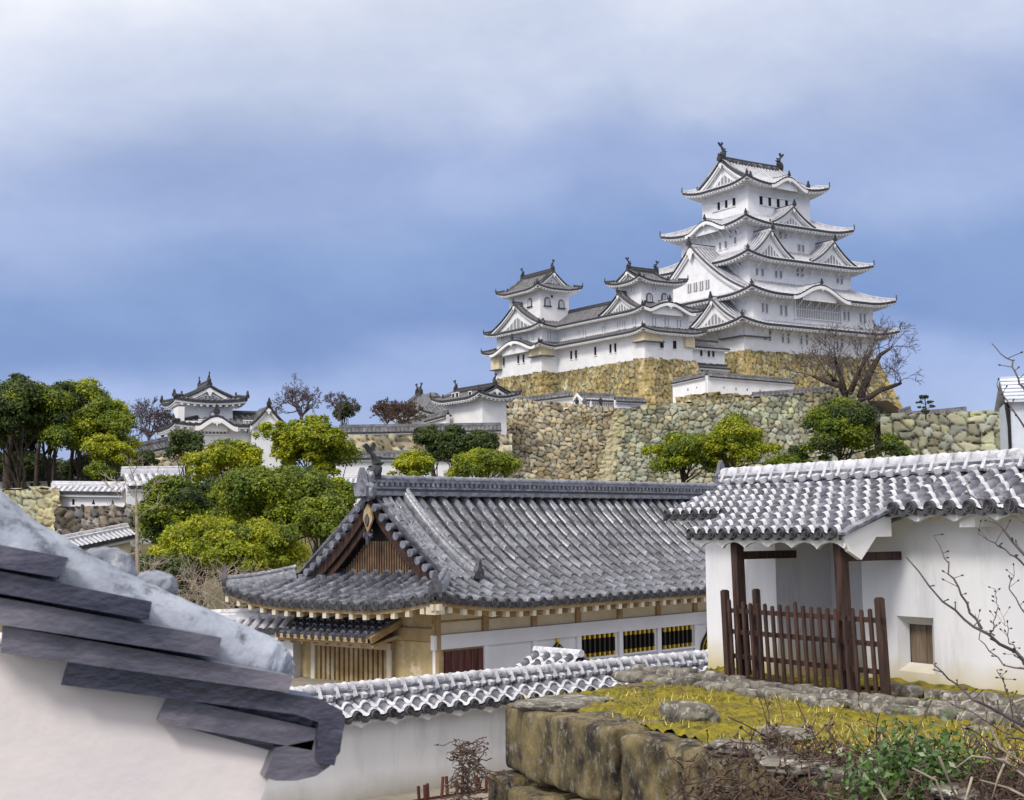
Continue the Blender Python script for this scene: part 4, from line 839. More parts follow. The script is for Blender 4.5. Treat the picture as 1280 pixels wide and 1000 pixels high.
wd = MB(); wd.box(iu0-.02, dv+.03, iz0-.02, iu1+.02, dv+.07, iz1+.02); 
for i in range(1, 3): wd.box(iu0+(iu1-iu0)*i/3-.004, dv+.022, iz0, iu0+(iu1-iu0)*i/3+.004, dv+.03, iz1)
wd.build('window_board', 'wood_grey', gate)
fG = face('S', 0.); sc = MB()
scallop(sc, lambda s, z, o=0: (s, -.36-o, z), -.3, UP0, ZE-.02, .05, .075, .46, 0, .045)
scallop(sc, lambda s, z, o=0: (s, -.36-o, z), UP1, UEND, ZE-.02, .05, .085, .56, 0, .045, 0, .1)
scallop(sc, lambda s, z, o=0: (s, -1.04-o, z), UP0, UP1, ZE-.7*SL-.03, .07, .08, .44, 0, .045)
# soffits and porch verge
sc.add([(-.3, -.36, ZE-.06), (UP0, -.36, ZE-.06), (UP0, .01, ZE+.02), (-.3, .01, ZE+.02)], [(0, 1, 2, 3)]); sc.add([(UP1, -.36, ZE-.06), (UEND, -.36, ZE-.06), (UEND, .01, ZE+.02), (UP1, .01, ZE+.02)], [(0, 1, 2, 3)])
zp = ZE-.7*SL; sc.add([(UP0, -1.04, zp-.08), (UP1, -1.04, zp-.08), (UP1, .01, ZE-.04), (UP0, .01, ZE-.04)], [(0, 1, 2, 3)])
for u_ in (UP1-.06,): sc.prism([(u_, -1.12, zp-.03), (u_, -.38, ZE-.03), (u_, -.38, ZE-.30), (u_, -.62, ZE-.30), (u_, -.86, zp-.30), (u_, -1.04, zp-.20)], (.07, 0, 0))
for u_ in (5.0, 6.4, 7.8): sc.box(u_, -.34, ZE-.20, u_+.22, .0, ZE-.03)
sc.build('eaves_board', 'plaster', gate)
vt = MB()
for k in range(5): y0 = -1.15+k*.15; vt.bar((UP1+.035, y0-.02, zp+(y0+1.15)*SL+.0), (UP1+.035, y0+.17, zp+(y0+.19+1.15)*SL+.012), .13, .035, 0); 
vt.build('verge_tiles', 'tile_near', gate)
PV = -.92
for px_, nm in ((921, 'post'), (1050, 'post')):
    u_ = Gf.u(px_, PV, 1.6); mb = MB(); mb.bar((u_+.12, PV-.04, -.02), (u_, PV, zp+.06), .118, .118, 0, up=(0, 1, 0)); mb.build('post', 'wood_dark', gate)
    mb = MB(); mb.box(u_-.04, PV+.06, 1.52, u_+.05, .02, 1.62); mb.build('tie_beam', 'wood_dark', gate)
# picket fence in front of the porch
fence = framed('picket_fence', 'dark brown wooden picket fence standing in front of the porch', 'picket fence', Gf)
FV = -1.08; fa = Gf.u(909, FV, .5); fb = Gf.u(1104, FV, .5); lean = .085
def pale(u_, z0_, z1_, w, t, v_, nm='pale'):
    mb = MB(); a = lean; mb.bar((u_+a*z0_, v_, z0_), (u_+a*z0_-a*0+(-a)*(z1_-z0_)*.0+0, v_, z1_), w, t, 0, up=(0, 1, 0)); return mb.build(nm, 'wood_dark', fence)
def pale2(u_, z0_, z1_, w, t, v_, nm='pale'):
    mb = MB(); mb.bar((u_+lean*.6, v_-.02, z0_), (u_-lean*.6, v_+.02, z1_), w, t, 0, up=(0, 1, 0)); mb.bar((u_-lean*.6, v_+.02, z1_-.002), (u_-lean*.6, v_+.02, z1_+.012), w*.7, t*.7, 0, up=(0, 1, 0)); return mb.build(nm, 'wood_dark', fence)
npale = 19; r5 = np.random.default_rng(3)
for i in range(npale): u_ = fa+.12+(fb-fa-.24)*i/(npale-1); pale2(u_, .09, .99+r5.normal(0, .012), .044, .03, FV-.03)
for u_, nm in ((fa, 'post'), (fb, 'post')): pale2(u_, .0, 1.13, .082, .08, FV, nm)
pale2(fa+.42, .0, 1.15, .075, .07, FV+.16, 'post')
for i in range(4): pale2(fa+.05+i*.11, .09, .95, .042, .03, FV+.20)
for z_ in (.30, .60, .86): mb = MB(); mb.box(fa-.03, FV-.005, z_, fb+.03, FV+.035, z_+.055); mb.build('rail', 'wood_dark', fence)
mb = MB(); mb.box(fa-.1, FV-.09, -.03, fb+.1, FV+.07, .085); mb.build('sill_beam', 'wood_dark', fence)

# ------------------------------------------------------------------ mossy stone platform
def block(mb, c, size, rot=0, seed=0, n=9, pw=7, amp=.05, m=0, mtop=None):
    r = np.random.default_rng(seed); g = np.linspace(-1, 1, n); a, b = np.meshgrid(g, g); o = np.ones_like(a); K_ = r.normal(0, 2.3, (6, 3)); ph = r.random(6)*6
    cr, sr = math.cos(rot), math.sin(rot)
    for k, (x, y, z) in enumerate(((a, b, o), (b, a, -o), (o, a, b), (-o, b, a), (b, o, a), (a, -o, b))):
        p = np.stack([x, y, z], -1); nn = (np.abs(p)**pw).sum(-1)**(1/pw); q = p/nn[..., None]*1.0
        d = sum(np.sin((q*K_[i]).sum(-1)+ph[i]) for i in range(6))/6; d += .5*np.sin(q[..., 0]*9+ph[0])*np.sin(q[..., 1]*8+ph[1])*np.sin(q[..., 2]*7+ph[2])
        q = q*(1+amp*d[..., None]*1.6)*np.array(size)/2; X = q[..., 0]*cr-q[..., 1]*sr; Y = q[..., 0]*sr+q[..., 1]*cr
        mb.grid(np.stack([X+c[0], Y+c[1], q[..., 2]+c[2]], -1), m if (k != 0 or mtop is None) else mtop)
plat = framed('stone_platform', 'mossy platform of large rough stone blocks below the gate wall', 'stone platform', Gf)
rb = np.random.default_rng(11); mb = MB()
edge = [(2.0, -4.45), (9.5, -4.75)]
x = 1.95; row = 0; sd_i = 0
for row, (zt_, hh) in enumerate(((-.02, .78), (-.80, .62), (-1.42, .7))):
    x = 1.95-.1*row
    while x < 11.5:
        w_ = .55+.75*rb.random(); sd_i += 1; cv_ = -4.45-(x-2)*.04-.10*row; block(mb, (x+w_/2, cv_+.42+rb.normal(0, .05), zt_-hh/2+rb.normal(0, .025)), (w_*.955, .95, hh*.97), rb.normal(0, .06), sd_i, 27, 11, .040); x += w_
# left flank blocks
for row, (zt_, hh) in enumerate(((-.02, .78), (-.80, .62), (-1.42, .7))):
    t = .1
    while t < 1:
        w_ = .8; sd_i += 1; block(mb, (2.05-1.75*t+.45, -4.2+3.9*t, zt_-hh/2), (w_, 1.0, hh*1.04), 0, sd_i, 9, 9, .05); t += .2
mb.build('stone_blocks', ['block'], plat, True, 50)
# moss top as a bumpy sheet
uu = np.linspace(0, 1, 190); vv = np.linspace(0, 1, 90); U_, V_ = np.meshgrid(uu, vv); Vv = -4.15-U_*.25+V_*(4.25+U_*.25); Uu = (2.35-(Vv+4.2)*.47)+U_*(9.5-(2.35-(Vv+4.2)*.47))
def nz(x, y, s=0): return (np.sin(x*3.1+s)*np.cos(y*2.7-s)+.6*np.sin(x*7.3+y*3.9+s)+.4*np.sin(x*13.7-y*11.3)+.3*np.sin(x*27+y*19))/2.3
Z_ = .03+.045*nz(Uu, Vv)-.03*np.clip((Vv+4.2)/2, 0, 1)+rng.normal(0, .012, U_.shape)+.012*np.sin(Uu*31)*np.cos(Vv*37)-.06*(1-np.clip((Vv+4.3)/.4, 0, 1))
mb = MB(); mb.grid(np.stack([Uu, Vv, Z_], -1)); mb.build('moss_cover', 'moss', plat, True, 0)
mb = MB()
for i in range(8, 26):    # exposed slabs at the rim and loose stones on the moss
    if i < 14: u_ = 2.2+i*.5; v_ = -4.3-(u_-2)*.04+rb.normal(0, .08); s_ = (.35+.4*rb.random(), .3+.35*rb.random(), .10)
    else: u_ = 2.5+6*rb.random(); v_ = -3.9+2.6*rb.random(); s_ = (.12+.12*rb.random(), .12+.1*rb.random(), .08)
    mb = MB(); block(mb, (u_, v_, .015), s_, rb.random()*3, 400+i, 9, 4, .12); mb.build('loose_stone', 'block_top', plat, True, 50)
for i_, (p_, s_, a_) in enumerate((((2.55, -3.9, .0), (.8, 1.2, .14), .3), ((4.55, -3.75, .08), (.58, .32, .24), .25), ((6.2, -3.9, .08), (.55, .25, .14), .1))): mb = MB(); block(mb, p_, s_, a_, 451+i_, 13, 3.6, .14); mb.build('loose_stone', 'block_top', plat, True, 50)
gm = MB(); n = 15000; u_ = 2.0+7.4*rb.random(n); v_ = -4.3+3.0*rb.random(n); dens = (nz(u_*.9, v_*.9, 2) > .05) & (rb.random(n) < .45) | ((u_ > 5.6) & (v_ < -2.6) & (rb.random(n) < .8)); u_ = u_[dens]; v_ = v_[dens]
L_ = .015+.055*rb.random(len(u_))**1.5; an = rb.random(len(u_))*6.28; zz = .06+0*u_; bx = np.cos(an)*L_; by = np.sin(an)*L_
V = np.stack([np.stack([u_-by*.09, v_+bx*.09, zz-.03], 1), np.stack([u_+by*.09, v_-bx*.09, zz-.03], 1), np.stack([u_+bx, v_+by, zz+L_*.55], 1)], 1); gm.add(V.reshape(-1, 3), np.arange(3*len(u_)).reshape(-1, 3)); o = gm.build('dry_grass', 'dry_grass', plat); o['kind'] = 'stuff'
kerb = framed('stone_edging', 'rows of rounded grey edging stones along the foot of the gate wall and picket fence', 'stone edging', Gf); mb = MB(); i = 0
for rw, (v0_, z_, sz) in enumerate(((-1.72, .005, .28), (-1.42, .045, .22), (-.4, .05, .2))):
    u_ = .35 if rw < 2 else 3.9
    while u_ < 9.6:
        w_ = sz*(.7+.9*rb.random()); i += 1; vv_ = v0_+rb.normal(0, .03)+(.0 if u_ < 4.2 or rw == 2 else min(1.0, (u_-4.2)*.28)*(.75 if rw == 0 else .8)); block(mb, (u_+w_/2, vv_, z_+rb.normal(0, .012)), (w_*1.06, sz*(.8+.4*rb.random()), .13+.09*rb.random()), rb.normal(0, .12), 700+i, 8, 3.6, .10); u_ += w_
mb.build('edging_stones', 'block_top', kerb, True, 50)
ms = MB(); a = np.linspace(3.1, 9, 80); ms.grid(np.stack([np.stack([a, 0*a-.35, .05+.02*nz(a, a)], 1), np.stack([a, 0*a-.06, .09+.03*nz(a, 2*a)], 1), np.stack([a, 0*a-.012, .12+.05*nz(a, 3*a)], 1)])); ms.build('moss_fringe', 'moss', kerb, True, 0)

# ------------------------------------------------------------------ low white wall with plastered tile roof
Lw = Fr(P(385, 858, 19), 39)
low = framed('tiled_wall', 'low white wall with plaster-jointed tile roof crossing below the gate hall', 'wall', Lw)
VE = -.5; zE = (Lw.z(902, Lw.u(440, VE), VE)+Lw.z(885, Lw.u(620, VE), VE))/2+.06; LU0, LU1 = -1.6, 9.5
near_roof(low, LU0, LU1, VE, zE, .5, (-.20-zE)/.5, .268, .062, .20, .05, 'tile_roof', r=.062)
mb = MB(); mb.add([(LU0, 0, -.2), (LU1, 0, -.2), (LU1, .5, zE), (LU0, .5, zE)], [(0, 1, 2, 3)]); mb.build('back_slope', 'tile_near', low)
rg = MB()
for w, h, z, m in ((.24, .04, -.20, 0), (.20, .04, -.155, 1), (.22, .03, -.11, 0)): rg.box(LU0, -w/2, z, LU1, w/2, z+h, m)
xs = np.arange(LU0, LU1, .04); rg.tube(np.stack([xs, 0*xs, 0*xs-.055], 1), np.where((xs/.268) % 1 < .2, .078, .062), 10, 1)
for x in np.arange(LU0+.1, LU1, .268): rg.bar((x, -.14, -.17), (x, -.04, 0.01), .06, .04, 1, up=(1, 0, 0)); rg.bar((x+.13, -.17, -.175), (x+.13, -.10, -.15), .07, .065, 1)
rg.build('ridge_tiles', ['tile_near', 'plaster_joint'], low, True, 35)
mb = MB(); mb.box(LU0, -.28, -1.55, LU1, .28, zE+.06); mb.build('plaster_wall', 'plaster_low', low)
mb = MB(); scallop(mb, lambda s, z, o=0: (s, -.42-o, z), LU0, LU1, zE-.02, .06, .07, .53, 0, .04); mb.add([(LU0, -.42, zE-.05), (LU1, -.42, zE-.05), (LU1, -.27, zE), (LU0, -.27, zE)], [(0, 1, 2, 3)]); mb.build('eaves_board', 'plaster', low)
# short cross wall that runs from it towards the hall
cr = framed('tiled_wall', 'short tiled wall roof end rising behind the low white wall, in front of the hall windows', 'wall', Fr(Lw.w(5.15, .45, -.22), 39))
for sg, s in ((1, 'W'), (-1, 'E')):
    sd = Side(s, (-.5, .5, 0, 1.1), .0, .5, .26, k=0, lift=0, hips=(0, 0)); mb = MB(); tiles(mb, sd, .26, .06, course=.2, near=True, joint=.05, step=.012); mb.build('tile_roof', ['tile_near', 'plaster_joint'], cr, True, 40)
mb = MB(); mb.box(-.3, .02, -1.3, .3, 1.1, .1); mb.build('plaster_wall', 'plaster_near', cr); mb = MB(); mb.tube([(0, -.02, .29), (0, 1.1, .29)], .06, 10); mb.build('ridge_tiles', 'plaster_joint', cr)
st = framed('stake_fence', 'row of thin brown stakes at the foot of the low white wall', 'stakes', Fr(Lw.w(0, -1.0, -1.5), 39)); mb = MB()
for i in range(12): x = 1.0+i*.13+rb.normal(0, .03); mb.bar((x, 0, -.1), (x+rb.normal(0, .02), 0, .22+.09*rb.random()), .03, .03, 0, up=(0, 1, 0))
mb.bar((.95, .02, .05), (2.6, .02, .05), .02, .03); mb.build('stakes', 'wood_red', st)

# ------------------------------------------------------------------ the gate hall
H = Fr(P(545, 860, 32), 48)
hall = framed('gate_hall', 'large old gate hall with dark tiled hip-and-gable roof and black-and-gold windows', 'gate hall', H)
ov = 1.2; vW = H.v(368, 0, 1); HU = 16.5; zE = (H.z(750, -ov, -ov)+H.z(738, H.u(880, -ov), -ov))/2-.12
rect = (-ov, HU, -ov, vW+ov); half = (rect[3]-rect[2])/2; vm = (rect[2]+rect[3])/2
zr = H.z(596, H.u(640, vm, 4.6), vm); u_r = H.u(462, vm, zr); gH = u_r-rect[0]; q = .78; rise = zr-.55-zE
class HS(Side):
    def dmax(s, a):
        a = np.asarray(a, float); m = np.full(a.shape, float(s.D))
        if s.side == 'S': return np.where(a < gH, np.minimum(m, a*q), m)
        if s.side == 'N': return np.where(s.L-a < gH, np.minimum(m, (s.L-a)*q), m)
        return np.minimum(m, np.minimum(a, s.L-a)/q)
hS = HS('S', rect, zE, half, rise, k=.58, lift=.28, LR=3.2, hips=(1, 0)); hN = HS('N', rect, zE, half, rise, k=.58, lift=.28, LR=3.2, hips=(0, 1))
class HW(HS):
    def H(s, a, d): 
        z = s.z0+s.prof(d); return z+s.lift*np.maximum(0, 1-(a/q)/s.LR)**2*1.0+s.lift*np.maximum(0, 1-((s.L-a)/q)/s.LR)**2
hW = HW('W', rect, zE, gH+.55, rise, Dp=half, k=.58, lift=.28, LR=3.2, q=q)
hS.q = hN.q = 1.
rh = .105; PT = .40
for sd, nm in ((hS, 'tile_roof'), (hN, 'tile_roof'), (hW, 'skirt_roof')):
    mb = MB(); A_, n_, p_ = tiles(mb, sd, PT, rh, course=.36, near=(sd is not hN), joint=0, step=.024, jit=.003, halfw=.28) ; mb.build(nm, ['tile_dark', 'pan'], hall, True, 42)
    if sd is not hN: ds = MB(); discs(ds, sd, n_, p_, .105); pan_drops(ds, sd, n_, p_, 0, .07); ds.build('tile_ends', 'tile_disc', hall, True, 40)
ev = MB(); rf_ = dict(th=.06, fh=.10, raft=.45, rw=.11, rh=.12, drop=.12); eave(ev, hS, ov, 0, 1, 1, **rf_); eave(ev, hW, ov, 0, 1, 1, **rf_); ev.build('eaves', ['tile_edge', 'wood_tan'], hall)
rt = MB()     # pale rafter tips
for sd in (hS, hW):
    k = int(sd.L/.45); o_ = np.array(sd.out(), float)
    for i in range(k+1):
        x = (sd.L-k*.45)/2+i*.45; z_ = float(sd.H(np.array(x), np.array(0.)))-.16-.055; a = np.array([*[float(t) for t in sd.uv(x, .07)], z_]); rt = MB(); rt.bar(a, a+(-o_)*.10, .125, .135); rt.build('rafter_tip', 'wood_pale', hall)
rt = MB(); rt.box(rect[0]+.06, rect[2]+.06, zE-.10, rect[0]+.34, rect[2]+.34, zE+.14); rt.build('corner_rafter', 'wood_pale', hall)
def hz(d): return float(zE+hS.prof(d))
def tile_ridge(pts, nm, w=.26, h=.24, en=True, ed=None, studs=True):
    mb = MB(); pts = np.asarray(pts, float); ridge(mb, pts, w, h*.8, 0); top_ = pts.copy(); top_[:, 2] += h*.86
    seg = np.linalg.norm(np.diff(pts, axis=0), axis=1).sum(); m_ = int(seg/.05)+2; tt = np.concatenate([[0], np.cumsum(np.linalg.norm(np.diff(top_, axis=0), axis=1))]); xs = np.linspace(0, tt[-1], m_); q_ = np.stack([np.interp(xs, tt, top_[:, i]) for i in range(3)], 1)
    mb.tube(q_, np.where((xs/.28) % 1 < .16, w*.30, w*.25), 10, 0)
    if en: oni(mb, pts[-1]+np.array((0, 0, h*.5)), w*1.15, 1, ed if ed is not None else pts[-1]-pts[-3])
    return mb.build(nm, ['tile_dark', 'tile_disc'], hall, True, 40)
dd = np.linspace(0.03, gH*q*.93, 10)
tile_ridge(hS.pt(dd/q, dd, .08)[::-1], 'hip_ridge'); dl = np.linspace(.03, gH*q*.93, 10); tile_ridge(hW.pt(dl*0+dl, dl/q, .08)[::-1], 'hip_ridge')
dd = np.linspace(half*.97, half*.32, 12); 
for sg in (-1, 1): tile_ridge([(u_r+1.05, vm+sg*(half-d), hz(d)+.10) for d in dd], 'descending_ridge', .26, .26)
# verge: barrel tiles laid crosswise down the gable edge
vb = MB()
for sg in (-1, 1):
    for d in np.arange(half*.985, gH*q*1.02, -.235):
        y = vm+sg*(half-d); vb.tube([(u_r-.10, y, hz(d)+.035), (u_r+.45, y, hz(d)+.10)], [.088, .075], 10); vb.tube([(u_r-.12, y, hz(d)+.035), (u_r-.10, y, hz(d)+.035)], [.095, .095], 10)
    for du in (.50, .78): pp = np.array([(u_r+du, vm+sg*(half-d), hz(d)+.08) for d in np.linspace(half*.97, gH*q, 40)]); vb.tube(pp, np.where(np.arange(40) % 3 == 0, .085, .07), 8)
vb.build('verge_tiles', 'tile_dark', hall, True, 40)
mr = MB(); zt_ = hz(half)
for k, (w, h, z, m) in enumerate(((.42, .10, .02, 0), (.36, .06, .12, 1), (.40, .05, .18, 0), (.34, .10, .23, 1), (.38, .06, .33, 0))): mr.box(u_r-.05, vm-w/2, zt_+z, HU, vm+w/2, zt_+z+h-.003, m)
for x in np.arange(u_r, HU-.2, .17): mr.box(x, vm-.195, zt_+.235, x+.085, vm+.195, zt_+.325, 2)
xs = np.arange(u_r-.1, HU, .05); mr.tube(np.stack([xs, 0*xs+vm, 0*xs+zt_+.42], 1), np.where((xs/.28) % 1 < .16, .105, .09), 10, 0)
for k in range(3): block(mr, (u_r-.12+.05*k, vm+(-.16, .16, 0)[k], zt_+(.12, .12, .42)[k]), (.22, .29, .36), .2*k, 900+k, 9, 2.6, .16, 0)
oni(mr, (u_r-.16, vm, zt_+.15), .42, 0, (-1, 0, 0)); mr.build('main_ridge', ['tile_dark', 'tile_disc', 'tile_near'], hall, True, 40)
fh = fish(hall, (u_r+.12, vm, zt_+.50), .60, 0)
# gable front: dark recess, slatted board, carved pendant
gz = zE+float(hW.prof(gH))
gw_top = half-gH*q
mb = MB(); n = 19; ys = np.linspace(-1, 1, n)*(half-gH*q); zs = np.array([hz(half-abs(y)) for y in ys])-.10; uG = u_r+.42
poly = [(uG, vm+ys[0], gz-.1)]+[(uG, vm+y, z) for y, z in zip(ys, zs)]+[(uG, vm+ys[-1], gz-.1)]; mb.add(poly, [list(range(len(poly)))], 0)
for y in np.arange(-1.25, 1.26, .085):
    zt2 = min(gz+.95, float(np.interp(abs(y), ys[9:], zs[9:]))-.42)
    if zt2 > gz+.12: mb.box(uG-.06, vm+y-.021, gz+.02, uG-.012, vm+y+.021, zt2, 1)
mb.box(uG-.10, vm-1.5, gz-.02, uG-.014, vm+1.5, gz+.07, 2); mb.build('gable_slats', ['window_dark', 'slat', 'tile_disc'], hall)
mb = MB(); off = np.array((.05, 0, 0))
for z0_, z1_, uo in ((-.02, -.30, u_r+.03), (-.30, -.50, u_r+.12)):
    a = np.array([(uo, vm+y, z+.1+z0_) for y, z in zip(ys, zs)]); b = np.array([(uo, vm+y, z+.1+z1_) for y, z in zip(ys, zs)]); mb.grid(np.stack([a, b])); mb.grid(np.stack([b, b+off])); mb.grid(np.stack([b+off, a+off]))
mb.build('bargeboard', 'wood_dark', hall)
za = hz(half)
mb = MB(); c = np.array((u_r-.02, vm, za-.52)); s_ = .55
mb.prism([c+np.array((0, x*s_, y*s_)) for x, y in ((0, .62), (.22, .35), (.30, 0), (.16, -.28), (0, -.62), (-.16, -.28), (-.30, 0), (-.22, .35))], (-.05, 0, 0), 0)
mb.prism([c+np.array((-.055, x*s_, y*s_-.02)) for x, y in ((0, .25), (.13, .05), (.10, -.15), (0, -.3), (-.10, -.15), (-.13, .05))], (-.03, 0, 0), 1)
for sg in (-1, 1): mb.tube([c+np.array((-.03, sg*x*s_, y*s_-.30)) for x, y in ((.05, -.1), (.22, -.2), (.30, -.05), (.22, .08))], [.06, .06, .05, .03], 8, 1)
mb.tube([c+np.array((-.03, 0, -.30)), c+np.array((-.03, 0, -.62))], [.10, .04], 8, 1); mb.build('gable_pendant', ['wood_tan', 'tile_disc'], hall, True, 40)
# hall walls
zb = H.z(802, H.u(560), 0)+.0; ZT = zE+.25
core = MB(); core.box(.06, .06, -.8, HU-1, vW-.06, ZT); core.build('wall_core', 'plaster_tan', hall)
fs = face('S', .06); fw = face('W', .06); cols = [H.u(x, 0, 1.3) for x in (546, 607, 668, 723, 775, 823, 869)]; step = cols[-1]-cols[-2]; cols += [cols[-1]+step*1.02*k for k in range(1, 5)]
up = MB(); be = MB(); pn = MB(); lo_ = MB()
for i, c_ in enumerate(cols): fbox(be, fs, c_-.09, c_+.09, zb+.16, ZT-.05, .002, .08, 0)
for c_ in cols: fbox(be, fs, c_-.08, c_+.08, -.8, zb-.16, .002, .085, 1)
fbox(be, fs, -.1, HU-1.2, zb-.16, zb+.16, .002, .12, 1); fbox(be, fs, -.1, HU-1.2, ZT-.32, ZT-.05, .004, .06, 0); fbox(be, fs, -.1, HU-1.2, zb+.42, zb+.47, .004, .03, 0)
for c_ in (-.02, vW*.30, vW-.1): fbox(be, fw, c_-.09, c_+.09, -.8, ZT-.05, .002, .08, 0 if c_ > 0 else 0)
fbox(be, fw, .0, vW, zb+.02, zb+.30, .002, .11, 0); fbox(be, fw, .0, vW, ZT-.32, ZT-.05, .004, .06, 0)
be.build('timber_frame', ['wood_tan', 'plaster'], hall)
for i in range(len(cols)-1):
    a, b = cols[i]+.085, cols[i+1]-.085; fbox(pn, fs, a, b, zb+.17, ZT-.33, .006, .02, 1)
    if i == 0: continue
    fbox(pn, fs, a, b, -.8, zb-.17, .006, .022, 0)
pn.build('plaster_panels', ['plaster', 'plaster_warm'], hall)
dr = MB(); a = H.u(557, 0, .5); b = H.u(606, 0, .5); fbox(dr, fs, a, b, -.8, zb-.22, .01, .05)
for i in range(1, 6): x = a+(b-a)*i/6; fbox(dr, fs, x-.012, x+.012, -.8, zb-.24, .052, .064)
dr.build('board_door', 'wood_red', hall)
for pa, pb in ((727, 770), (779, 819), (828, 866)):
    a = H.u(pa, 0, .6); b = H.u(pb, 0, .6); z1 = H.z(793 if pa == 727 else (788 if pa == 779 else 784), a); z0_ = z1-.58; mb = MB(); fbox(mb, fs, a, b, z0_, z1, .024, .03, 0); n = 7
    for i in range(n):
        x = a+(b-a)*(i+.5)/n; w = .034; fbox(mb, fs, x-w, x+w, z0_+.10, z1-.12, .034, .085, 0); fbox(mb, fs, x-w*1.05, x+w*1.05, z0_+.01, z0_+.10, .034, .09, 1); fbox(mb, fs, x-w*1.05, x+w*1.05, z1-.13, z1-.02, .034, .09, 1)
    fbox(mb, fs, a-.05, b+.05, z1, z1+.05, .024, .09, 2); fbox(mb, fs, a-.05, b+.05, z0_-.05, z0_, .024, .09, 2); mb.build('bar_window', ['black', 'gold', 'plaster'], hall)
def bell(pxa, pxb, pyt, pyb):
    a = H.u(pxa, 0, .3); b = H.u(pxb, 0, .3); c_ = (a+b)/2; w = (b-a)/2; z1 = H.z(pyt, c_); z0_ = H.z(pyb, c_)-.5; mb = MB()
    sh = lambda k: [(-1.0, 0), (-.98, .45), (-.86, .62), (-.60, .74), (-.35, .84), (-.12, .93), (0, 1.02), (.12, .93), (.35, .84), (.60, .74), (.86, .62), (.98, .45), (1.0, 0)]
    for k, m_, o0 in ((1.0, 0, .026), (.84, 1, .05), (.74, 0, .075)):
        poly = [fs(c_+x*w*k, z0_+(z1-z0_)*y*(.55+.45*k), o0) for x, y in sh(k)]; mb.prism(poly, np.array((0, -.03, 0)), m_)
    for i in (-2, -1, 0, 1, 2): fbox(mb, fs, c_+i*w*.26-.02, c_+i*w*.26+.02, z0_, z0_+(z1-z0_)*(.72-.06*abs(i)), .11, .14, 1)
    fbox(mb, fs, c_-.05, c_+.05, z1-.03, z1+.06, .03, .09, 1); mb.build('bell_window', ['black', 'gold'], hall)
bell(683, 712, 801, 818); bell(876, 896, 786, 806)
# west side: lattice window under a small pent roof
a = H.v(398, 0, .6); b = H.v(487, 0, .6); a, b = min(a, b), max(a, b); z1 = H.z(806, 0, b); z0_ = -.6; mb = MB(); fbox(mb, fw, a, b, z0_, z1, .006, .02, 2); n = 15
for i in range(n): x = a+(b-a)*(i+.5)/n; fbox(mb, fw, x-.048, x+.048, z0_, z1, .03, .12, 0)
for x in (a-.08, b+.08): fbox(mb, fw, x-.07, x+.07, z0_, z1+.15, .12, .17, 1)
fbox(mb, fw, a-.15, b+.15, z1, z1+.15, .115, .18, 1); mb.build('lattice_window', ['wood_tan', 'wood_pale', 'window_dark'], hall)
a = H.v(384, 0, 1); b = H.v(500, 0, 1); a, b = min(a, b), max(a, b)
sd = Side('W', (-.95, .2, a, b), H.z(800, -.95, (a+b)/2)+.05, .95, .42, k=0, lift=0, hips=(0, 0)); mb = MB(); A_, n_, p_ = tiles(mb, sd, .25, .06, course=.22, near=True, step=.025); mb.build('pent_roof', ['tile_dark', 'pan'], hall, True, 40)
ds = MB(); discs(ds, sd, n_, p_, .062); ds.build('tile_ends', 'tile_disc', hall); mb = MB(); eave(mb, sd, .9, 0, 0, 0, th=.05, fh=.06, raft=.4, rw=.07, rh=.07, drop=.2); mb.bar((-.9, a, sd.z0+.0), (.05, a, sd.z0+.36), .10, .14); mb.build('pent_frame', 'wood_tan', hall)
mb = MB(); fbox(mb, fw, .05, vW*.3, zb-1.4, zb, .006, .02); fbox(mb, fw, .05, vW-.2, zb+.32, ZT-.35, .006, .02); mb.build('side_panels', 'plaster_tan', hall)

# ------------------------------------------------------------------ foreground: end of a tiled wall roof, very near
FD = 2.5
fg = thing('wall_gable', 'stained plaster wall end with overlapping dark tile slabs in the left foreground', 'wall end', P(200, 900, FD)); FO = P(200, 900, FD)
def q2(px, py, D=FD): return P(px, py, D)-FO
def slab(pts, d0, th, nm='tile_slab', m='fore_tile'):
    mb = MB(); poly = [q2(x, y, d0) for x, y in pts]; mb.prism(poly[::-1], (-.30*th, th, -.04*th)); o = mb.build(nm, m, fg); bv = o.modifiers.new('bevel', 'BEVEL'); bv.width = .004; bv.segments = 3; return o
slab([(-60, 795), (100, 828), (260, 874), (352, 905), (350, 934), (322, 1010), (-60, 1010)], FD+.01, .6, 'plaster_end', 'fore_wall')
slab([(196, 903), (211, 870), (396, 911), (390, 938)], FD-.03, .16)
slab([(215, 862), (400, 888), (400, 950), (345, 940), (215, 905)], FD+.004, .12, 'shade_filler', 'fore_tile_dark')  # dark slab added to stand for the shadow in the gap between slabs
mb = MB(); th_ = np.linspace(0, 1, 12); 
pts_ = [(345, 935), (392, 925), (430, 905), (425, 940), (412, 958), (395, 970), (370, 976), (345, 976), (330, 972)]; mb.prism([q2(x, y, FD-.03) for x, y in pts_][::-1], (-.09, .25, 0)); mb.build('curved_underside', 'wood_fore' if 'wood_fore' in M else 'fore_tile', fg)
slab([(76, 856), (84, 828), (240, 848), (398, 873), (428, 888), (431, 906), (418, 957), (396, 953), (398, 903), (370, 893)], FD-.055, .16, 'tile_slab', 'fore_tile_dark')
slab([(1, 816), (3, 782), (366, 845), (361, 866)], FD-.085, .13)
slab([(-60, 772), (-60, 740), (0, 747), (277, 797), (272, 822), (0, 781)], FD-.11, .14)
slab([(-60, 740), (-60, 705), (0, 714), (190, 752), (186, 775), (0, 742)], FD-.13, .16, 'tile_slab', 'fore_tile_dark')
slab([(-60, 705), (-60, 672), (0, 681), (86, 697), (72, 722), (0, 710)], FD-.155, .18, 'tile_slab', 'fore_tile_dark')
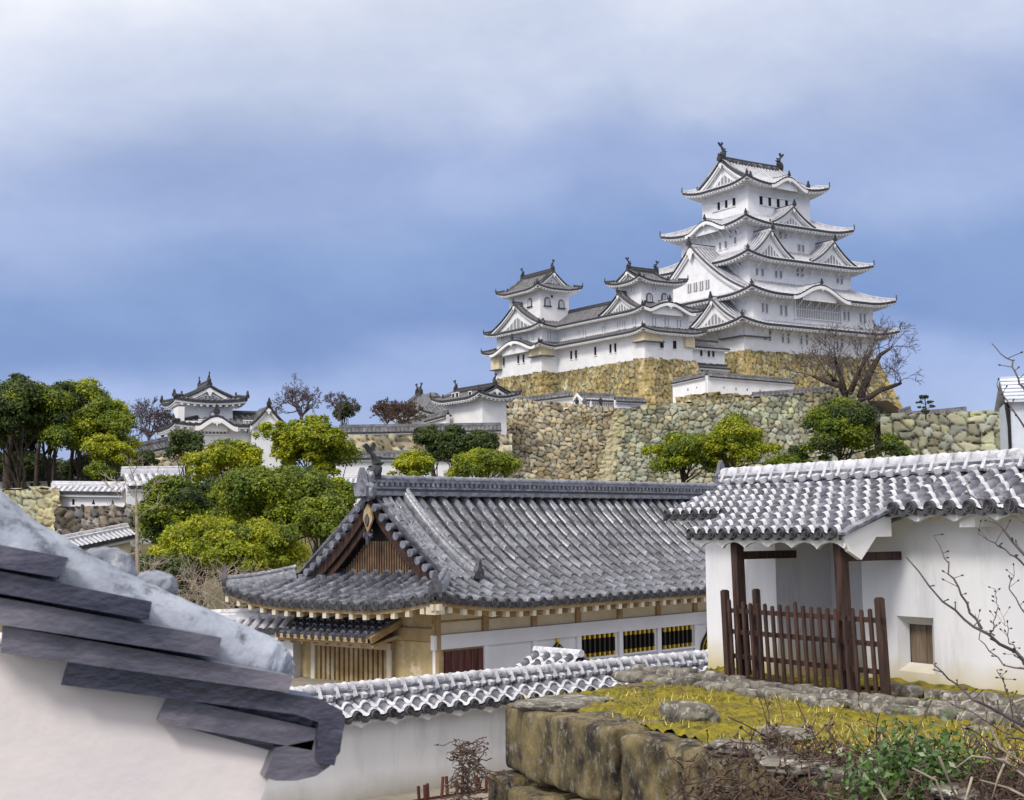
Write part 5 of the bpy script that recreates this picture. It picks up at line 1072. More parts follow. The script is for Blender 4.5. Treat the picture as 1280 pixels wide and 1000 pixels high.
# the lichen-covered ridge tile behind the slabs
rr_ = np.random.default_rng(4); path = [(-80, 650), (0, 700), (100, 748), (200, 790), (290, 826), (335, 842), (352, 848), (362, 852)]; rad = [.115, .092, .076, .070, .066, .060, .046, .018]
pp = np.array([q2(x, y, FD+.10) for x, y in path]); tt = np.linspace(0, len(path)-1, 60); pf = np.stack([np.interp(tt, range(len(path)), pp[:, i]) for i in range(3)], 1); rf2 = np.interp(tt, range(len(path)), rad)
mb = MB(); mb.tube(pf, rf2, 40); V = mb.V[0]; V += rng.normal(0, .0012, V.shape); o = mb.build('ridge_tile', 'fore_cap', fg, True, 50)
for (x, y, s) in ((130, 722, (.115, .12, .105)), (192, 736, (.080, .09, .060))): mb = MB(); block(mb, q2(x, y, FD+.18), s, .3, int(x), 21, 2.8, .10); mb.build('end_ornament', 'fore_lichen', fg, True, 60)
# ------------------------------------------------------------------ ground, hill and terraces
def terr(x, y):
    t = np.clip((y-48)/92, 0, 1); t = t*t*(3-2*t); return -3.55+7.2*t+.25*np.sin(x*.11+1)*np.cos(y*.09)*t
xs = np.concatenate([np.linspace(-2500, -160, 12), np.linspace(-150, 150, 120), np.linspace(160, 2500, 12)]); ys = np.concatenate([np.linspace(-40, 170, 110), np.array([200, 260, 400, 800, 1600, 4000])])
X_, Y_ = np.meshgrid(xs, ys); mb = MB(); mb.grid(np.stack([X_, Y_, terr(X_, Y_)], -1)); struct(mb.build('ground', 'hill', None, True, 0))
mb = MB(); mb.box(-14, 14, -3.54, 26, 46, -3.50); struct(mb.build('gravel_court', 'gravel'))
def px_quad(tl, tr, br, bl, Dl, Dr=None, Db=None):
    Dr = Dr or Dl; return P(*tl, Dl), P(*tr, Dr), P(*br, Dr if Db is None else Dr-Db), P(*bl, Dl if Db is None else Dl-Db)
def rockwall(name, label, quads, mt, cell, res, seed, cat='stone wall', depth=.22, contrast=.45, cap=3.0):
    o0 = quads[0][0][0]; o = thing(name, label, cat, (float(o0[0]), float(o0[1]), float(quads[0][0][3][2]))); off = np.array(o.location); mb = MB()
    for k, (qd, corner) in enumerate(quads):
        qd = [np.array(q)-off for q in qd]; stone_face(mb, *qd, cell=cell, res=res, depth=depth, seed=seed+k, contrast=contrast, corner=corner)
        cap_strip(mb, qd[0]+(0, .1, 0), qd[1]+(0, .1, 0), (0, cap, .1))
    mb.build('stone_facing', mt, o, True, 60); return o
# big retaining walls below the keeps
rockwall('retaining_wall', 'broad grey-green retaining wall with a cut-stone corner below the castle keep', [(px_quad((768, 512), (1070, 487), (1120, 640), (737, 640), 150, 152, 4), 3), (px_quad((1070, 487), (1106, 516), (1150, 640), (1120, 640), 152, 172, 4), 0)], 'stone_grey', 0.78, .125, 61, contrast=.5)
rockwall('retaining_wall', 'brown rubble retaining wall below the corridor wing, left of the cut-stone corner', [(px_quad((622, 498), (775, 512), (760, 640), (590, 640), 156, 153, 3), 0)], 'stone_brown', .66, .115, 66, contrast=.5)
rockwall('stone_wall', 'grey-green stone wall at far right between retaining wall and white shed', [(px_quad((1100, 519), (1262, 514), (1262, 640), (1108, 640), 142, 138, 2), 0)], 'stone_grey', 1.15, .17, 71, contrast=.45, depth=.34)
T0 = P(700, 505, 158)[2]
mb = MB(); a = [P(600, 505, 158), P(1110, 500, 156), P(1150, 520, 175)]; mb.add([(a[0][0], a[0][1], T0-.6), (a[1][0], a[1][1], T0-.2), (a[2][0]+4, 190, T0-.2), (a[2][0]+4, 260, T0-.2), (a[0][0]-2, 260, T0-.6)], [(0, 1, 2, 3, 4)]); struct(mb.build('castle_terrace', 'gravel'))
mb = MB(); a = P(1105, 522, 146); b = P(1300, 522, 142); mb.add([(a[0], a[1], a[2]-.3), (b[0], b[1], a[2]-.3), (b[0]+8, 230, a[2]-.3), (a[0], 230, a[2]-.3)], [(0, 1, 2, 3)]); struct(mb.build('east_terrace', 'gravel'))

def wall_px(name, label, a, b, Da, Db, h_roof, h_face, mt='plaster', tile=('tile_small', 'tile_small_line'), pitch=.4, group=None, thick=.4, ov=.55, base=0, holes=(), joint=False, rot=None, cat='wall'):
    """free-standing plaster wall with a tiled coping; a, b photo points of its ridge; heights in metres"""
    A0 = P(*a, Da); B0 = P(*b, Db); d = B0-A0; Ln = math.hypot(d[0], d[1]); an = math.degrees(math.atan2(d[1], d[0])); fr = Fr((A0[0], A0[1], A0[2]-h_roof-h_face), an); slope_z = d[2]/Ln
    o = framed(name, label, cat, fr, group); nseg = max(1, int(Ln/4)) if abs(slope_z) > .02 else 1
    mb = MB(); rf = MB(); rg = MB()
    sd = Side('S', (0, Ln, -ov, ov), h_face, ov, h_roof*.75, k=0, lift=0, hips=(0, 0)); sh = lambda V: None
    tiles(rf, sd, pitch, .075, rows=4); 
    eave(rf, sd, ov-thick/2, 2, 3, 3, th=.10, fh=.12, raft=0, drop=.05); rf.grid(np.array([[(0, 0, h_face+h_roof*.75), (Ln, 0, h_face+h_roof*.75)], [(0, ov, h_face), (Ln, ov, h_face)]]), 0)
    ridge(rf, [(0, 0, h_face+h_roof*.72), (Ln, 0, h_face+h_roof*.72)], .3, h_roof*.28, 1); rf.tube([(0, 0, h_face+h_roof), (Ln, 0, h_face+h_roof)], .09, 6, 1)
    mb.box(0, -thick/2, -base, Ln, thick/2, h_face+h_roof*.3)
    hl = MB()
    for px in holes: s = fr.u(px, -thick/2, 1); hl.prism([(s-.10, -thick/2-.01, h_face*.48), (s+.10, -thick/2-.01, h_face*.48), (s, -thick/2-.01, h_face*.48+.24)] if int(px) % 2 else [(s-.07, -thick/2-.01, h_face*.44), (s+.07, -thick/2-.01, h_face*.44), (s+.07, -thick/2-.01, h_face*.44+.28), (s-.07, -thick/2-.01, h_face*.44+.28)], (0, .02, 0))
    for m_ in [rf, mb, hl]:
        for V in m_.V: V[:, 2] += V[:, 0]*slope_z
    rf.build('tile_coping', [*tile, 'tile_edge', 'plaster'], o, True); mb.build('plaster_face', mt, o)
    if holes: hl.build('loopholes', 'window_dark', o)
    return fr, o
# walls on the terrace under the keeps
wall_px('plaster_wall', 'cream-white plaster wall bending below the great keep stone base, right section', (883, 465), (990, 474), 166, 172, .55, 2.35, 'plaster', holes=(905, 920, 934, 950, 963, 978), base=1)
wall_px('plaster_wall', 'cream-white plaster wall bending below the great keep stone base, left section', (842, 474), (883, 465), 170, 166, .55, 2.2, 'plaster', holes=(860, 871), base=1)
rockwall('stone_footing', 'low ochre stone footing beneath the bent plaster wall', [(px_quad((846, 497), (884, 491), (884, 508), (846, 510), 168, 165, .3), 0), (px_quad((884, 491), (992, 496), (992, 506), (884, 508), 165, 170, .3), 0)], 'stone_ochre', .9, .2, 81)
wall_px('tiled_coping', 'tiled coping strip on top of the grey-green retaining wall', (940, 491), (1040, 484), 153, 153, .5, .15, cat='wall coping')
wall_px('tiled_coping', 'tiled coping rising along the brown rubble retaining wall beside the small gate', (636, 499), (716, 489), 157, 157, .55, .5, cat='wall coping', base=.6)
wall_px('tiled_coping', 'tiled coping running right from the small gate above the retaining wall', (768, 496), (806, 498), 157, 158, .5, .35, cat='wall coping', base=.5)
fr, o = wall_px('small_gate', 'small white gate building with tiled roof on top of the brown retaining wall', (722, 491), (768, 493), 158, 160, .9, 1.5, ov=1.3, thick=2.0, cat='gate', base=1)
mb = MB()
for i in range(14): mb.box(.2+i*.28, -1.03, .1, .28+i*.28, -1.0, 1.3)
mb.build('plank_face', 'window_grey', o)
mb = MB(); mb.prism([(-.02, -1.35, 1.45), (-.02, 0, 2.35), (-.02, 1.35, 1.45), (-.02, 1.1, 1.4), (-.02, 0, 2.0), (-.02, -1.1, 1.4)], (-.12, 0, 0)); mb.build('bargeboard', 'plaster', o)
mb = MB(); 
rl = thing('handrail', 'white sloping handrail beside the small gate on the retaining wall', 'handrail', P(707, 512, 154)); q = lambda x, y: P(x, y, 154)-P(707, 512, 154)
for a, b in (((705, 511), (716, 509)), ((712, 509), (719, 516)), ((720, 509), (729, 515)), ((705, 513), (705, 509)), ((716, 509), (722, 510))): mb.tube([q(*a), q(*b)], .07, 5)
mb.build('rails', 'plaster', rl)
# visitors
def person(label, px, py, D, top, h=1.65, turn=0, legs='cloth_dark'):
    o = thing('person', label, 'person', P(px, py, D)-np.array((0, 0, h*.0)), R(turn), 'visitors by the small gate')
    J = [((0, 0, .92), .14), ((0, 0, 1.12), .13), ((0, 0, 1.36), .15), ((0, 0, 1.49), .06), ((0, 0, 1.60), .10), ((0, -.01, 1.68), .07), ((.17, 0, 1.38), .06), ((.23, .02, 1.12), .045), ((.20, -.12, .92), .035), ((-.17, 0, 1.38), .06), ((-.23, .02, 1.12), .045), ((-.18, -.12, .94), .035), ((.09, 0, .86), .09), ((.10, -.02, .48), .06), ((.11, .02, .06), .045), ((.11, -.10, .03), .04), ((-.09, 0, .86), .09), ((-.10, .02, .48), .06), ((-.11, .06, .06), .045), ((-.11, -.06, .03), .04)]
    Ed = [(0, 1), (1, 2), (2, 3), (3, 4), (4, 5), (2, 6), (6, 7), (7, 8), (2, 9), (9, 10), (10, 11), (0, 12), (12, 13), (13, 14), (14, 15), (0, 16), (16, 17), (17, 18), (18, 19)]
    me = bpy.data.meshes.new('body'); me.from_pydata([tuple(c*h/1.72 for c in a) for a, r_ in J], Ed, []); b = bpy.data.objects.new('body', me); C.objects.link(b); b.parent = o
    bm_ = bmesh.new(); bm_.from_mesh(me); bm_.verts.layers.skin.verify(); bm_.to_mesh(me); bm_.free()
    sk_ = b.modifiers.new('skin', 'SKIN')
    for i, (a, r_) in enumerate(J): me.skin_vertices[0].data[i].radius = (r_, r_*.85)
    me.skin_vertices[0].data[0].use_root = True; ss = b.modifiers.new('sub', 'SUBSURF'); ss.levels = 1; ss.render_levels = 1; me.materials.append(M[top])
    hd = MB(); 
    t = np.linspace(0, math.pi, 7); hd.tube([(0, .01, h/1.72*(1.62+.10*math.cos(math.pi-k))) for k in t], np.maximum(.01, np.sin(t)*.088), 8); hd.build('head', 'skin', o, True); hh = MB(); hh.tube([(0, .025, h*(.955)), (0, .03, h*.985), (0, .03, h*1.015)], [.098, .09, .03], 8); hh.build('hair', 'cloth_dark', o, True)
PG = 515.5
person('visitor in black standing left by the rail', 721.5, PG, 154.5, 'cloth_dark', turn=20); person('visitor in dark grey coat, second from the left', 731, PG, 154.5, 'cloth_grey', turn=-30); person('visitor in white top crouching low next to the black one', 739, PG+2, 154.5, 'plaster', 1.5, 60); person('tallest visitor in black at the right of the group', 751, PG, 154.5, 'cloth_dark', 1.75, 10)

# ------------------------------------------------------------------ turrets in the distance
def turret(name, label, fr, b, zlow, zup, top, axis, pr0, pr1, pyc, low_o=1.2, kar={}, karw=None, ub=None, group=None, sides='SW', D1=2.0, r1=1.1):
    o = framed(name, label, 'turret', fr, group); walls(o, *b, zlow, zup-.05)
    if ub:
        rect = (b[0]-low_o, b[1]+low_o, b[2]-low_o, b[3]+low_o); low_tier(o, rect, zup-.25, D1, r1, sides, {}, kar, ov=low_o, lift=.35); small_top(o, fr, ub, 1.1, pyc, axis, pr0, pr1, zwall=zup, fsz=.8, pitch=.36)
    return o
# west bailey turret on the left
Tw = Fr(P(229, 560, 112), 23); tu1 = Tw.u(318, 0, 0); tv1 = Tw.v(209, 0, 0); zl = Tw.z(526, -.9, -.9)-.25; zr2 = Tw.z(510, 8, 3.2)
tw = framed('turret', 'two-tier white turret with arched eaves gable among the trees on the left skyline', 'turret', Tw); walls(tw, 0, tu1, 0, tv1, -3, zl+.15)
rect = (-.9, Tw.u(356, -.9, zl), -.9, tv1+.9); kS = kara_from_px(Tw, 'S', rect, zl, 245, 296, .75); kW = (rect[3]-rect[2]-(tv1*.5+.9), 1.7, .6)
Sd = low_tier(tw, rect, zl, 3.2, 1.05, 'SW', {'S': (1, 0), 'W': (1, 1)}, {'S': [kS]}, ov=.9, lift=.2)
mb = MB(); a = Tw.u(296, 2.3, 2); ridge(mb, [(a-2, 2.3, zl+1.08), (rect[1], 2.3, zl+1.05)], .35, .35, 0); oni(mb, (rect[1], 2.3, zl+1.2), .4, 0); mb.build('main_ridge', 'tile_edge', tw); walls(tw, tu1+.01, rect[1]-.9, .3, 5, -3, zl+.15); walls(tw, 3, rect[1]-.8, 2.3, 4, zl+.4, zl+1.08)
tb = (Tw.u(231, 1.2, 5), Tw.u(291, 1.2, 5), 1.2, 1.2+Tw.v(220, Tw.u(231, 1.2, 5), 5)-1.2)
save = z2; small_top(tw, Tw, tb, .95, 497, 'v', (262, 477), (247, 483), zwall=zl+.4, fsz=.55, pitch=.34, lift=.22)
px_win(tw, Tw, 'S', 1.2, [(264, 509)], .85, 2.0, 7); px_win(tw, Tw, 'S', 0., [(267.5, 542)], 1.0, 2.3, 8); px_win(tw, Tw, 'W', 0., [(217, 545)], 1.2, 1.0, 1, 'dark'); px_win(tw, Tw, 'W', tb[0], [(227, 514)], 1.0, .6, 1, 'dark'); px_win(tw, Tw, 'S', 0, [(311, 541)], .9, .8, 3)
mb = MB(); fbox(mb, face('S', 0.), .1, 2.6, 1.4, 2.1, .01, .5); fbox(mb, face('W', 0.), -.5, 1.6, 1.4, 3.2, .01, .5); mb.build('corner_bay', 'plaster', tw)
# its gabled annex on the right
Ta = Fr(Tw.w(Tw.u(312, -1.2, 1), -1.2, 0), 23); an = framed('annex', 'small gabled white annex at the right end of the left turret', 'annex', Ta); aw = Ta.u(357, 0, 1); zA = Ta.z(530, 0, 0)-.1
walls(an, .3, aw-.3, .2, 3, -3, zA+.1); mb = MB(); cg = lambda x: zA+1.55*((1-x)*.7+.3*(1-x)**2); y = np.linspace(-1, 1, 13)*aw/2
for d0_ in (-.4,): mb.grid(np.stack([[(aw/2+q, -.4, float(cg(abs(q)/(aw/2)))) for q in y], [(aw/2+q, 3, float(cg(abs(q)/(aw/2)))) for q in y]]).astype(float))
mb.build('gable_roof', 'tile_small', an); gable_parts(an, lambda y, z, o_: np.array((aw/2+y, -.1-o_, z)), aw/2, cg, zA-.1, SM, bh=.36, rec=.0, verge=.12, orn=.4, lattice=False)
mb = MB(); oni(mb, (aw/2, -.4, zA+1.7), .4, 0, (0, -1, 0)); mb.build('ridge_end', 'tile_edge', an)
# far turrets right of centre
Tc = Fr(P(603, 528, 148), 34); tc = framed('turret', 'white turret with arched eaves directly left of the brown retaining wall', 'turret', Tc); zc = Tc.z(490, 0, 0); cv1 = Tc.v(556, 0, 2)
tb = (0, 3.0, 0, cv1); walls(tc, *tb, -1.2, zc-.2); small_top(tc, Tc, tb, 1.1, 489, 'v', (628, 478), (568, 484), zwall=zc-.6, fsz=.8, pitch=.4)
px_win(tc, Tc, 'W', 0., [(572, 503), (567, 504), (588, 502)], 1.0, .5, 1, 'dark')
Td = Fr(P(531, 540, 178), 30); td = framed('turret', 'far grey-roofed turret with pale gable half hidden by bare shrubs', 'turret', Td); cv1 = Td.v(497, 0, 2); zd = Td.z(513, 0, 0)
walls(td, 0, 6, 0, cv1, -6, zd); small_top(td, Td, (0, 6.0, 0, cv1), 1.3, 512, 'v', (527, 490), (500, 496), zwall=zd-1, fsz=.9, pitch=.45)
wall_px('pent_wall', 'short white wall stub with tiled pent roof joining turret and retaining wall', (602, 499), (630, 498), 152, 150, 1.0, 3.4, ov=.9, base=1)
wall_px('plaster_wall', 'short rising plaster wall between the two far turrets', (535, 520), (560, 513), 155, 152, .6, 2.0, base=3)
wall_px('plaster_wall', 'long far plaster wall on a grey stone footing, behind the dark pines', (424, 532), (626, 529), 140, 142, .75, 2.0, 'plaster_warm', holes=(505, 560, 578), base=.3)
rockwall('stone_wall', 'grey rubble footing under the long far plaster wall', [(px_quad((420, 546), (640, 544), (640, 575), (420, 575), 139.5, 141, .8), 0)], 'stone_brown', .8, .2, 91, contrast=.6)
wall_px('plaster_wall', 'white plaster wall just above the hall ridge, left of the dark pines', (420, 565), (600, 563), 120, 122, .6, 3.2, 'plaster', holes=(514, 560), base=3)
wall_px('plaster_wall', 'white plaster wall peeping out left of the hall gable', (408, 595), (470, 594), 84, 84, .5, 2.8, 'plaster', base=1, tile=('tile_near', 'plaster_joint'), pitch=.34)
wall_px('plaster_wall', 'white wall seen through the central trees under the turret', (300, 594), (352, 592), 96, 96, .5, 3, 'plaster', base=2)
# left middle distance
rockwall('stone_wall', 'pale mossy stone wall at the left edge under the tall trees', [(px_quad((-60, 612), (76, 611), (84, 700), (-60, 715), 79, 74, 1.0), 2)], 'stone_pale', .62, .09, 101, depth=.16, contrast=.35)
rockwall('stone_wall', 'dark rubble stone wall below the left tiled white wall', [(px_quad((70, 634), (174, 634), (178, 700), (70, 715), 73.6, 72.2, .8), 0)], 'stone_dark', .55, .09, 104, depth=.2, contrast=.6)
wall_px('plaster_wall', 'low white plaster wall with three loopholes and tiled roof on the left', (66, 603), (160, 604), 75, 73.5, .50, 1.15, 'plaster', holes=(92, 117, 141), base=.4, tile=('tile_near', 'plaster_joint'), pitch=.36)
fr, o = wall_px('gatehouse', 'small white gatehouse with pale ribbed roof at the right end of the left wall', (152, 585), (246, 584), 74, 76, 1.0, 1.9, 'plaster', ov=1.2, thick=2.0, base=1, tile=('tile_near', 'plaster_joint'), pitch=.38, cat='gatehouse')
wall_px('plaster_wall', 'cream plaster wall with sloping tiled roof half hidden behind the foreground roof', (56, 676), (158, 656), 54, 60, .42, 1.2, 'plaster_warm', holes=(139,), base=.6, tile=('tile_near', 'plaster_joint'), pitch=.34)
wall_px('plaster_wall', 'white wall stretch left of the turret on the skyline, below bare trees', (166, 556), (208, 547), 108, 112, .7, 1.6, 'plaster', base=.2)
rockwall('stone_wall', 'brown stone footing under the turret and the skyline wall', [(px_quad((166, 570), (300, 556), (300, 590), (166, 595), 107, 110, .5), 0)], 'stone_brown', .8, .15, 111)
wall_px('plaster_wall', 'pale wall with white-topped tiles glimpsed between the left tree trunks', (-10, 590), (150, 588), 100, 100, .6, 3.0, 'plaster', base=2)
wall_px('tiled_wall', 'tiled wall top behind bare bushes between foreground roof and gate hall', (262, 766), (372, 762), 36, 35, .45, 1.3, 'plaster_near', base=1, tile=('tile_near', 'plaster_joint'), pitch=.27)
# roofs and shed at the far right
wall_px('far_roof', 'low dark roof peeking over the far right stone wall beside the little pine', (1140, 515), (1208, 509), 150, 148, .9, .6, ov=1.6, cat='roof', base=1)
wall_px('far_roof', 'tiny grey roof corner between retaining wall and far right stone wall', (1122, 513), (1138, 508), 156, 156, .8, .8, ov=1.2, cat='roof', base=1)
S0 = Fr(P(1263, 553, 42), -14); sh_ = framed('shed', 'white sheet-clad shed with ribbed pale roof at the right edge', 'shed', S0); zt_ = S0.z(500, 0, 0); zR = S0.z(471, 0, .9)
mb = MB(); mb.box(0, 0, -1.2, 5, 3.4, zt_); 
for i in range(6): mb.box(.35+i*.62, -.02, -.9, .40+i*.62, 0, zt_-.05)
mb.build('sheet_wall', 'panel', sh_); mb = MB(); mb.prism([(-.12, -.25, zt_-.02), (-.12, 1.3, zR), (-.12, 3.7, zt_), (-.12, 3.7, zt_-.06), (-.12, 1.3, zR-.07), (-.12, -.25, zt_-.08)], (5.2, 0, 0)); n_ = 6
for i in range(n_+1): t = i/n_; mb.bar((-.12, -.25+1.55*t, zt_+(zR-zt_)*t+.02), (5.0, -.25+1.55*t, zt_+(zR-zt_)*t+.02), .05, .03)
mb.build('sheet_roof', 'panel', sh_); mb = MB(); mb.prism([(-.02, 0, zt_-.9), (-.02, .0, zt_), (-.02, 1.3, zR-.08), (-.02, 1.5, zR-.2)], (-.03, 0, 0)); mb.box(-.06, -.05, -1.2, .03, .03, zt_); mb.build('dark_edge', 'window_dark', sh_)

# ------------------------------------------------------------------ trees
def tree_px(name, label, px, py_top, py_bot, halfw, D, mt, leaf, n, seed, group=None, ground=None, csize=.3, flat=.75, dens=1.7, limbs=8, extra=(), tr=None, m2=None, depthf=.8, hollow=.40, trunk_px=None):
    top = P(px, py_top, D); bot = P(px, py_bot, D); w = halfw/FPX*D*1.14; h = (top[2]-bot[2])/2*1.10; n = int(n*1.7); csize *= .84; leaf *= .72; zc = (top[2]+bot[2])/2
    gz_ = float(terr(np.array(bot[0]), np.array(D))) if ground is None else ground
    bx = P(trunk_px, py_bot, D)[0] if trunk_px else bot[0]
    ex = [((P(a, b, D)[0]-bx, dd, P(a, b, D)[2]-gz_), (c_/FPX*D, c_/FPX*D*.8, e/FPX*D), k) for a, b, c_, e, k, dd in extra]
    return tree(name, label, (bx, D, gz_), 0, (bot[0]-bx, 0, zc-gz_), (w, w*depthf, h), n, leaf, mt, seed, group, tr or max(.12, w*.06), csize, dens, flat, 'tree', limbs, ex, hollow, m2)
G1 = 'trees between the hall and the left turret'; G2 = 'tall trees on the left'; G3 = 'trees below the great keep'; G4 = 'dark pines left of the retaining wall'
tree_px('broadleaf_tree', 'large rounded green tree in the centre left, touching the hall gable', 345, 575, 720, 78, 50, 'leaf_mid', .15, 46, 201, G1, csize=.27, m2='leaf_yellow')
tree_px('broadleaf_tree', 'bright yellow-green bushy tree low beside the left end of the hall roof', 290, 652, 742, 92, 45, 'leaf_yellow', .13, 50, 202, G1, csize=.22, m2='leaf_mid')
tree_px('broadleaf_tree', 'narrow dark green tree left of the bushy central trees', 212, 585, 745, 38, 52, 'leaf_mid', .15, 34, 203, G1, csize=.36, m2='leaf_dark')
tree_px('broadleaf_tree', 'yellow-green umbrella-shaped tree under the left turret', 282, 552, 625, 46, 62, 'leaf_yellow', .17, 26, 204, G1, csize=.3, m2='leaf_mid')
tree_px('broadleaf_tree', 'spreading yellow-green tree right of the left turret with a pale forked trunk', 392, 517, 612, 48, 66, 'leaf_yellow', .18, 30, 205, G1, csize=.3, extra=((345, 545, 34, 18, 12, 0), (385, 585, 45, 22, 12, 0)), m2='leaf_mid')
tree_px('broadleaf_tree', 'dark small cloud-pruned tree in front of the turret corner', 232, 535, 588, 22, 70, 'leaf_dark', .17, 12, 206, G1, csize=.42)
tree_px('broadleaf_tree', 'olive-green tree against the hall gable lower left', 400, 620, 710, 32, 47, 'leaf_mid', .14, 20, 207, G1, csize=.33)
tree_px('shrub_mass', 'low dark green shrubbery at the foot of the central trees', 195, 690, 775, 42, 42, 'leaf_dark', .14, 20, 208, G1, csize=.35)
tree_px('cedar_tree', 'darkest tall tree at the far left edge', 25, 478, 590, 62, 88, 'leaf_dark', .24, 46, 211, G2, csize=.27, m2='leaf_mid')
tree_px('cedar_tree', 'tall dark tree just right of the left edge pair', 62, 474, 575, 34, 92, 'leaf_dark', .24, 30, 212, G2, csize=.34)
tree_px('broadleaf_tree', 'airy tall yellow-green tree with sky showing through its crown', 98, 472, 560, 40, 94, 'leaf_yellow', .24, 20, 213, G2, csize=.30, dens=1.1, m2='leaf_mid')
tree_px('broadleaf_tree', 'tall bright green tree at the right end of the left group', 122, 496, 596, 42, 90, 'leaf_mid', .23, 34, 214, G2, csize=.3, m2='leaf_yellow')
tree_px('broadleaf_tree', 'short golden-green tree in front of the left group', 136, 541, 600, 29, 80, 'leaf_yellow', .20, 20, 215, G2, csize=.34)
tree_px('cedar_tree', 'slim dark conifer poking above the left treeline', 18, 462, 530, 16, 100, 'leaf_dark', .25, 14, 216, G2, csize=.4)
for i, (px, w_) in enumerate(((8, 16), (45, 9), (66, 7), (88, 8), (108, 7))):
    b = P(px, 612, 95); t_ = thing('tree_trunk', ['thick bare trunk at the extreme left edge', 'straight trunk second from the left edge', 'thin straight trunk between two darker ones', 'dark straight trunk under the airy tree', 'rightmost straight trunk below the left trees'][i], 'tree trunk', (b[0], b[1], b[2]-.2), 0, 'trunks under the left trees'); mb = MB(); limb(mb, (0, 0, -1.0), (.1, 0, 5.2), w_/FPX*95*.42, w_/FPX*95*.2, .05, 5, 8); mb.build('trunk', 'bark', t_, True, 0)
tree_px('shrub_mass', 'dark understorey bushes behind the left trunks', 120, 575, 602, 48, 96, 'leaf_dark', .22, 16, 217, G2, csize=.35)
tree_px('shrub_mass', 'dark bushes behind the trunks at the left edge', 20, 568, 604, 50, 98, 'leaf_dark', .22, 16, 218, G2, csize=.35)
tree_px('grass_clump', 'bright green grassy clump at the foot of the golden tree', 124, 580, 604, 20, 79, 'leaf_mid', .2, 8, 219, G2, csize=.5)
tree_px('shrub', 'dark hedge left of the turret footing', 180, 566, 586, 20, 100, 'leaf_dark', .22, 8, 220, csize=.5)
tree_px('broadleaf_tree', 'leftmost of the green trees below the great keep', 855, 546, 612, 50, 105, 'leaf_mid', .24, 34, 231, G3, csize=.28, m2='leaf_yellow')
tree_px('broadleaf_tree', 'taller yellow-green tree in the middle of those below the keep', 918, 520, 612, 34, 103, 'leaf_yellow', .24, 26, 232, G3, csize=.32, extra=((960, 568, 26, 14, 8, 0),), m2='leaf_mid')
tree_px('broadleaf_tree', 'large olive tree right of the great keep retaining wall corner', 1052, 500, 590, 44, 104, 'leaf_mid', .24, 34, 233, G3, csize=.3, extra=((1105, 565, 36, 24, 16, 0), (1010, 570, 26, 26, 10, 0)), m2='leaf_dark')
tree_px('pine_tree', 'leftmost dark pine beside the far plaster wall', 541, 526, 596, 20, 98, 'leaf_dark', .22, 20, 241, G4, csize=.42, flat=.6)
tree_px('pine_tree', 'dark pine with a visible trunk in the middle of the pine group', 567, 524, 600, 19, 96, 'leaf_dark', .22, 18, 242, G4, csize=.42, flat=.6)
tree_px('pine_tree', 'dark pine crossing the edge of the brown retaining wall', 600, 530, 590, 26, 96, 'leaf_dark', .22, 20, 243, G4, csize=.38, flat=.6)
tree_px('shrub', 'bright yellow-green round shrub above the hall ridge', 516, 567, 612, 31, 78, 'leaf_yellow', .17, 18, 244, csize=.36)
tree_px('shrub', 'olive shrub above the hall ridge at the foot of the rubble wall', 605, 562, 612, 40, 82, 'leaf_yellow', .18, 22, 245, csize=.32, extra=((632, 585, 22, 14, 8, 0),), m2='leaf_mid')
tree_px('shrub', 'round dark evergreen below the far bare trees', 431, 502, 534, 20, 150, 'leaf_dark', .34, 14, 246, csize=.4)
tree_px('broadleaf_tree', 'deep green tree filling the gap between the rounded tree and the umbrella tree', 255, 600, 700, 48, 56, 'leaf_mid', .15, 26, 251, G1, csize=.3, m2='leaf_dark')
tree_px('broadleaf_tree', 'green tree rising just left of the hall gable peak behind the others', 415, 590, 680, 30, 58, 'leaf_mid', .15, 18, 252, G1, csize=.32, m2='leaf_yellow')
tree_px('broadleaf_tree', 'bright low tree right of the narrow dark one', 238, 660, 745, 44, 46, 'leaf_yellow', .14, 24, 253, G1, csize=.3, m2='leaf_mid')
tree_px('cedar_tree', 'dense dark tree behind the tall left pair', 42, 500, 600, 58, 100, 'leaf_dark', .25, 30, 254, G2, csize=.3)
tree_px('shrub', 'dark shrubs filling the slope right of the golden tree', 165, 590, 604, 16, 86, 'leaf_dark', .2, 8, 255, G2, csize=.4)
tree_px('shrub', 'low green bushes below the keep between the two smaller trees', 985, 570, 600, 34, 108, 'leaf_mid', .22, 14, 256, G3, csize=.35)
# little cloud pine at the far right
b = P(1157, 517, 137); pn_ = thing('cloud_pine', 'tiny layered cloud-pruned pine on top of the far right stone wall', 'pine', b); mb = MB(); tb_ = MB(); tb_.tube([(0, 0, -.6), (.05, 0, .6), (-.03, 0, 1.5)], [.08, .06, .04], 6)
for i, (x, z, w) in enumerate(((0, 1.55, .62), (-.55, 1.05, .42), (.6, 1.05, .42), (-.45, .6, .4), (.6, .62, .45), (0, .18, .62))): crown(mb, (x, 0, z), (w, w, .16), 7, .14, 1.6, .4, seed=i); tb_.tube([(0, 0, z-.15), (x, 0, z)], .03, 4)
mb.build('foliage', 'leaf_dark', pn_); tb_.build('trunk', 'bark', pn_)
G5 = 'bare winter trees on the skyline'
def bare_px(label, px, pyb, pyt, D, sp, seed, depth=6, arms=5, trunk=.25, rad=.16, minr=.022, mt='twig', group=G5, lean=(0, 0, 1)):
    b = P(px, pyb, D); H_ = (P(px, pyt, D)[2]-b[2])*.66; return bare_tree('bare_tree', label, b, H_*sp, H_*trunk, depth, seed, .50, group, rad, lean, minr, arms, mt)
bare_px('grey bare tree between the left trees and the turret', 186, 556, 502, 118, 1.25, 301, 6, 6, minr=.02)
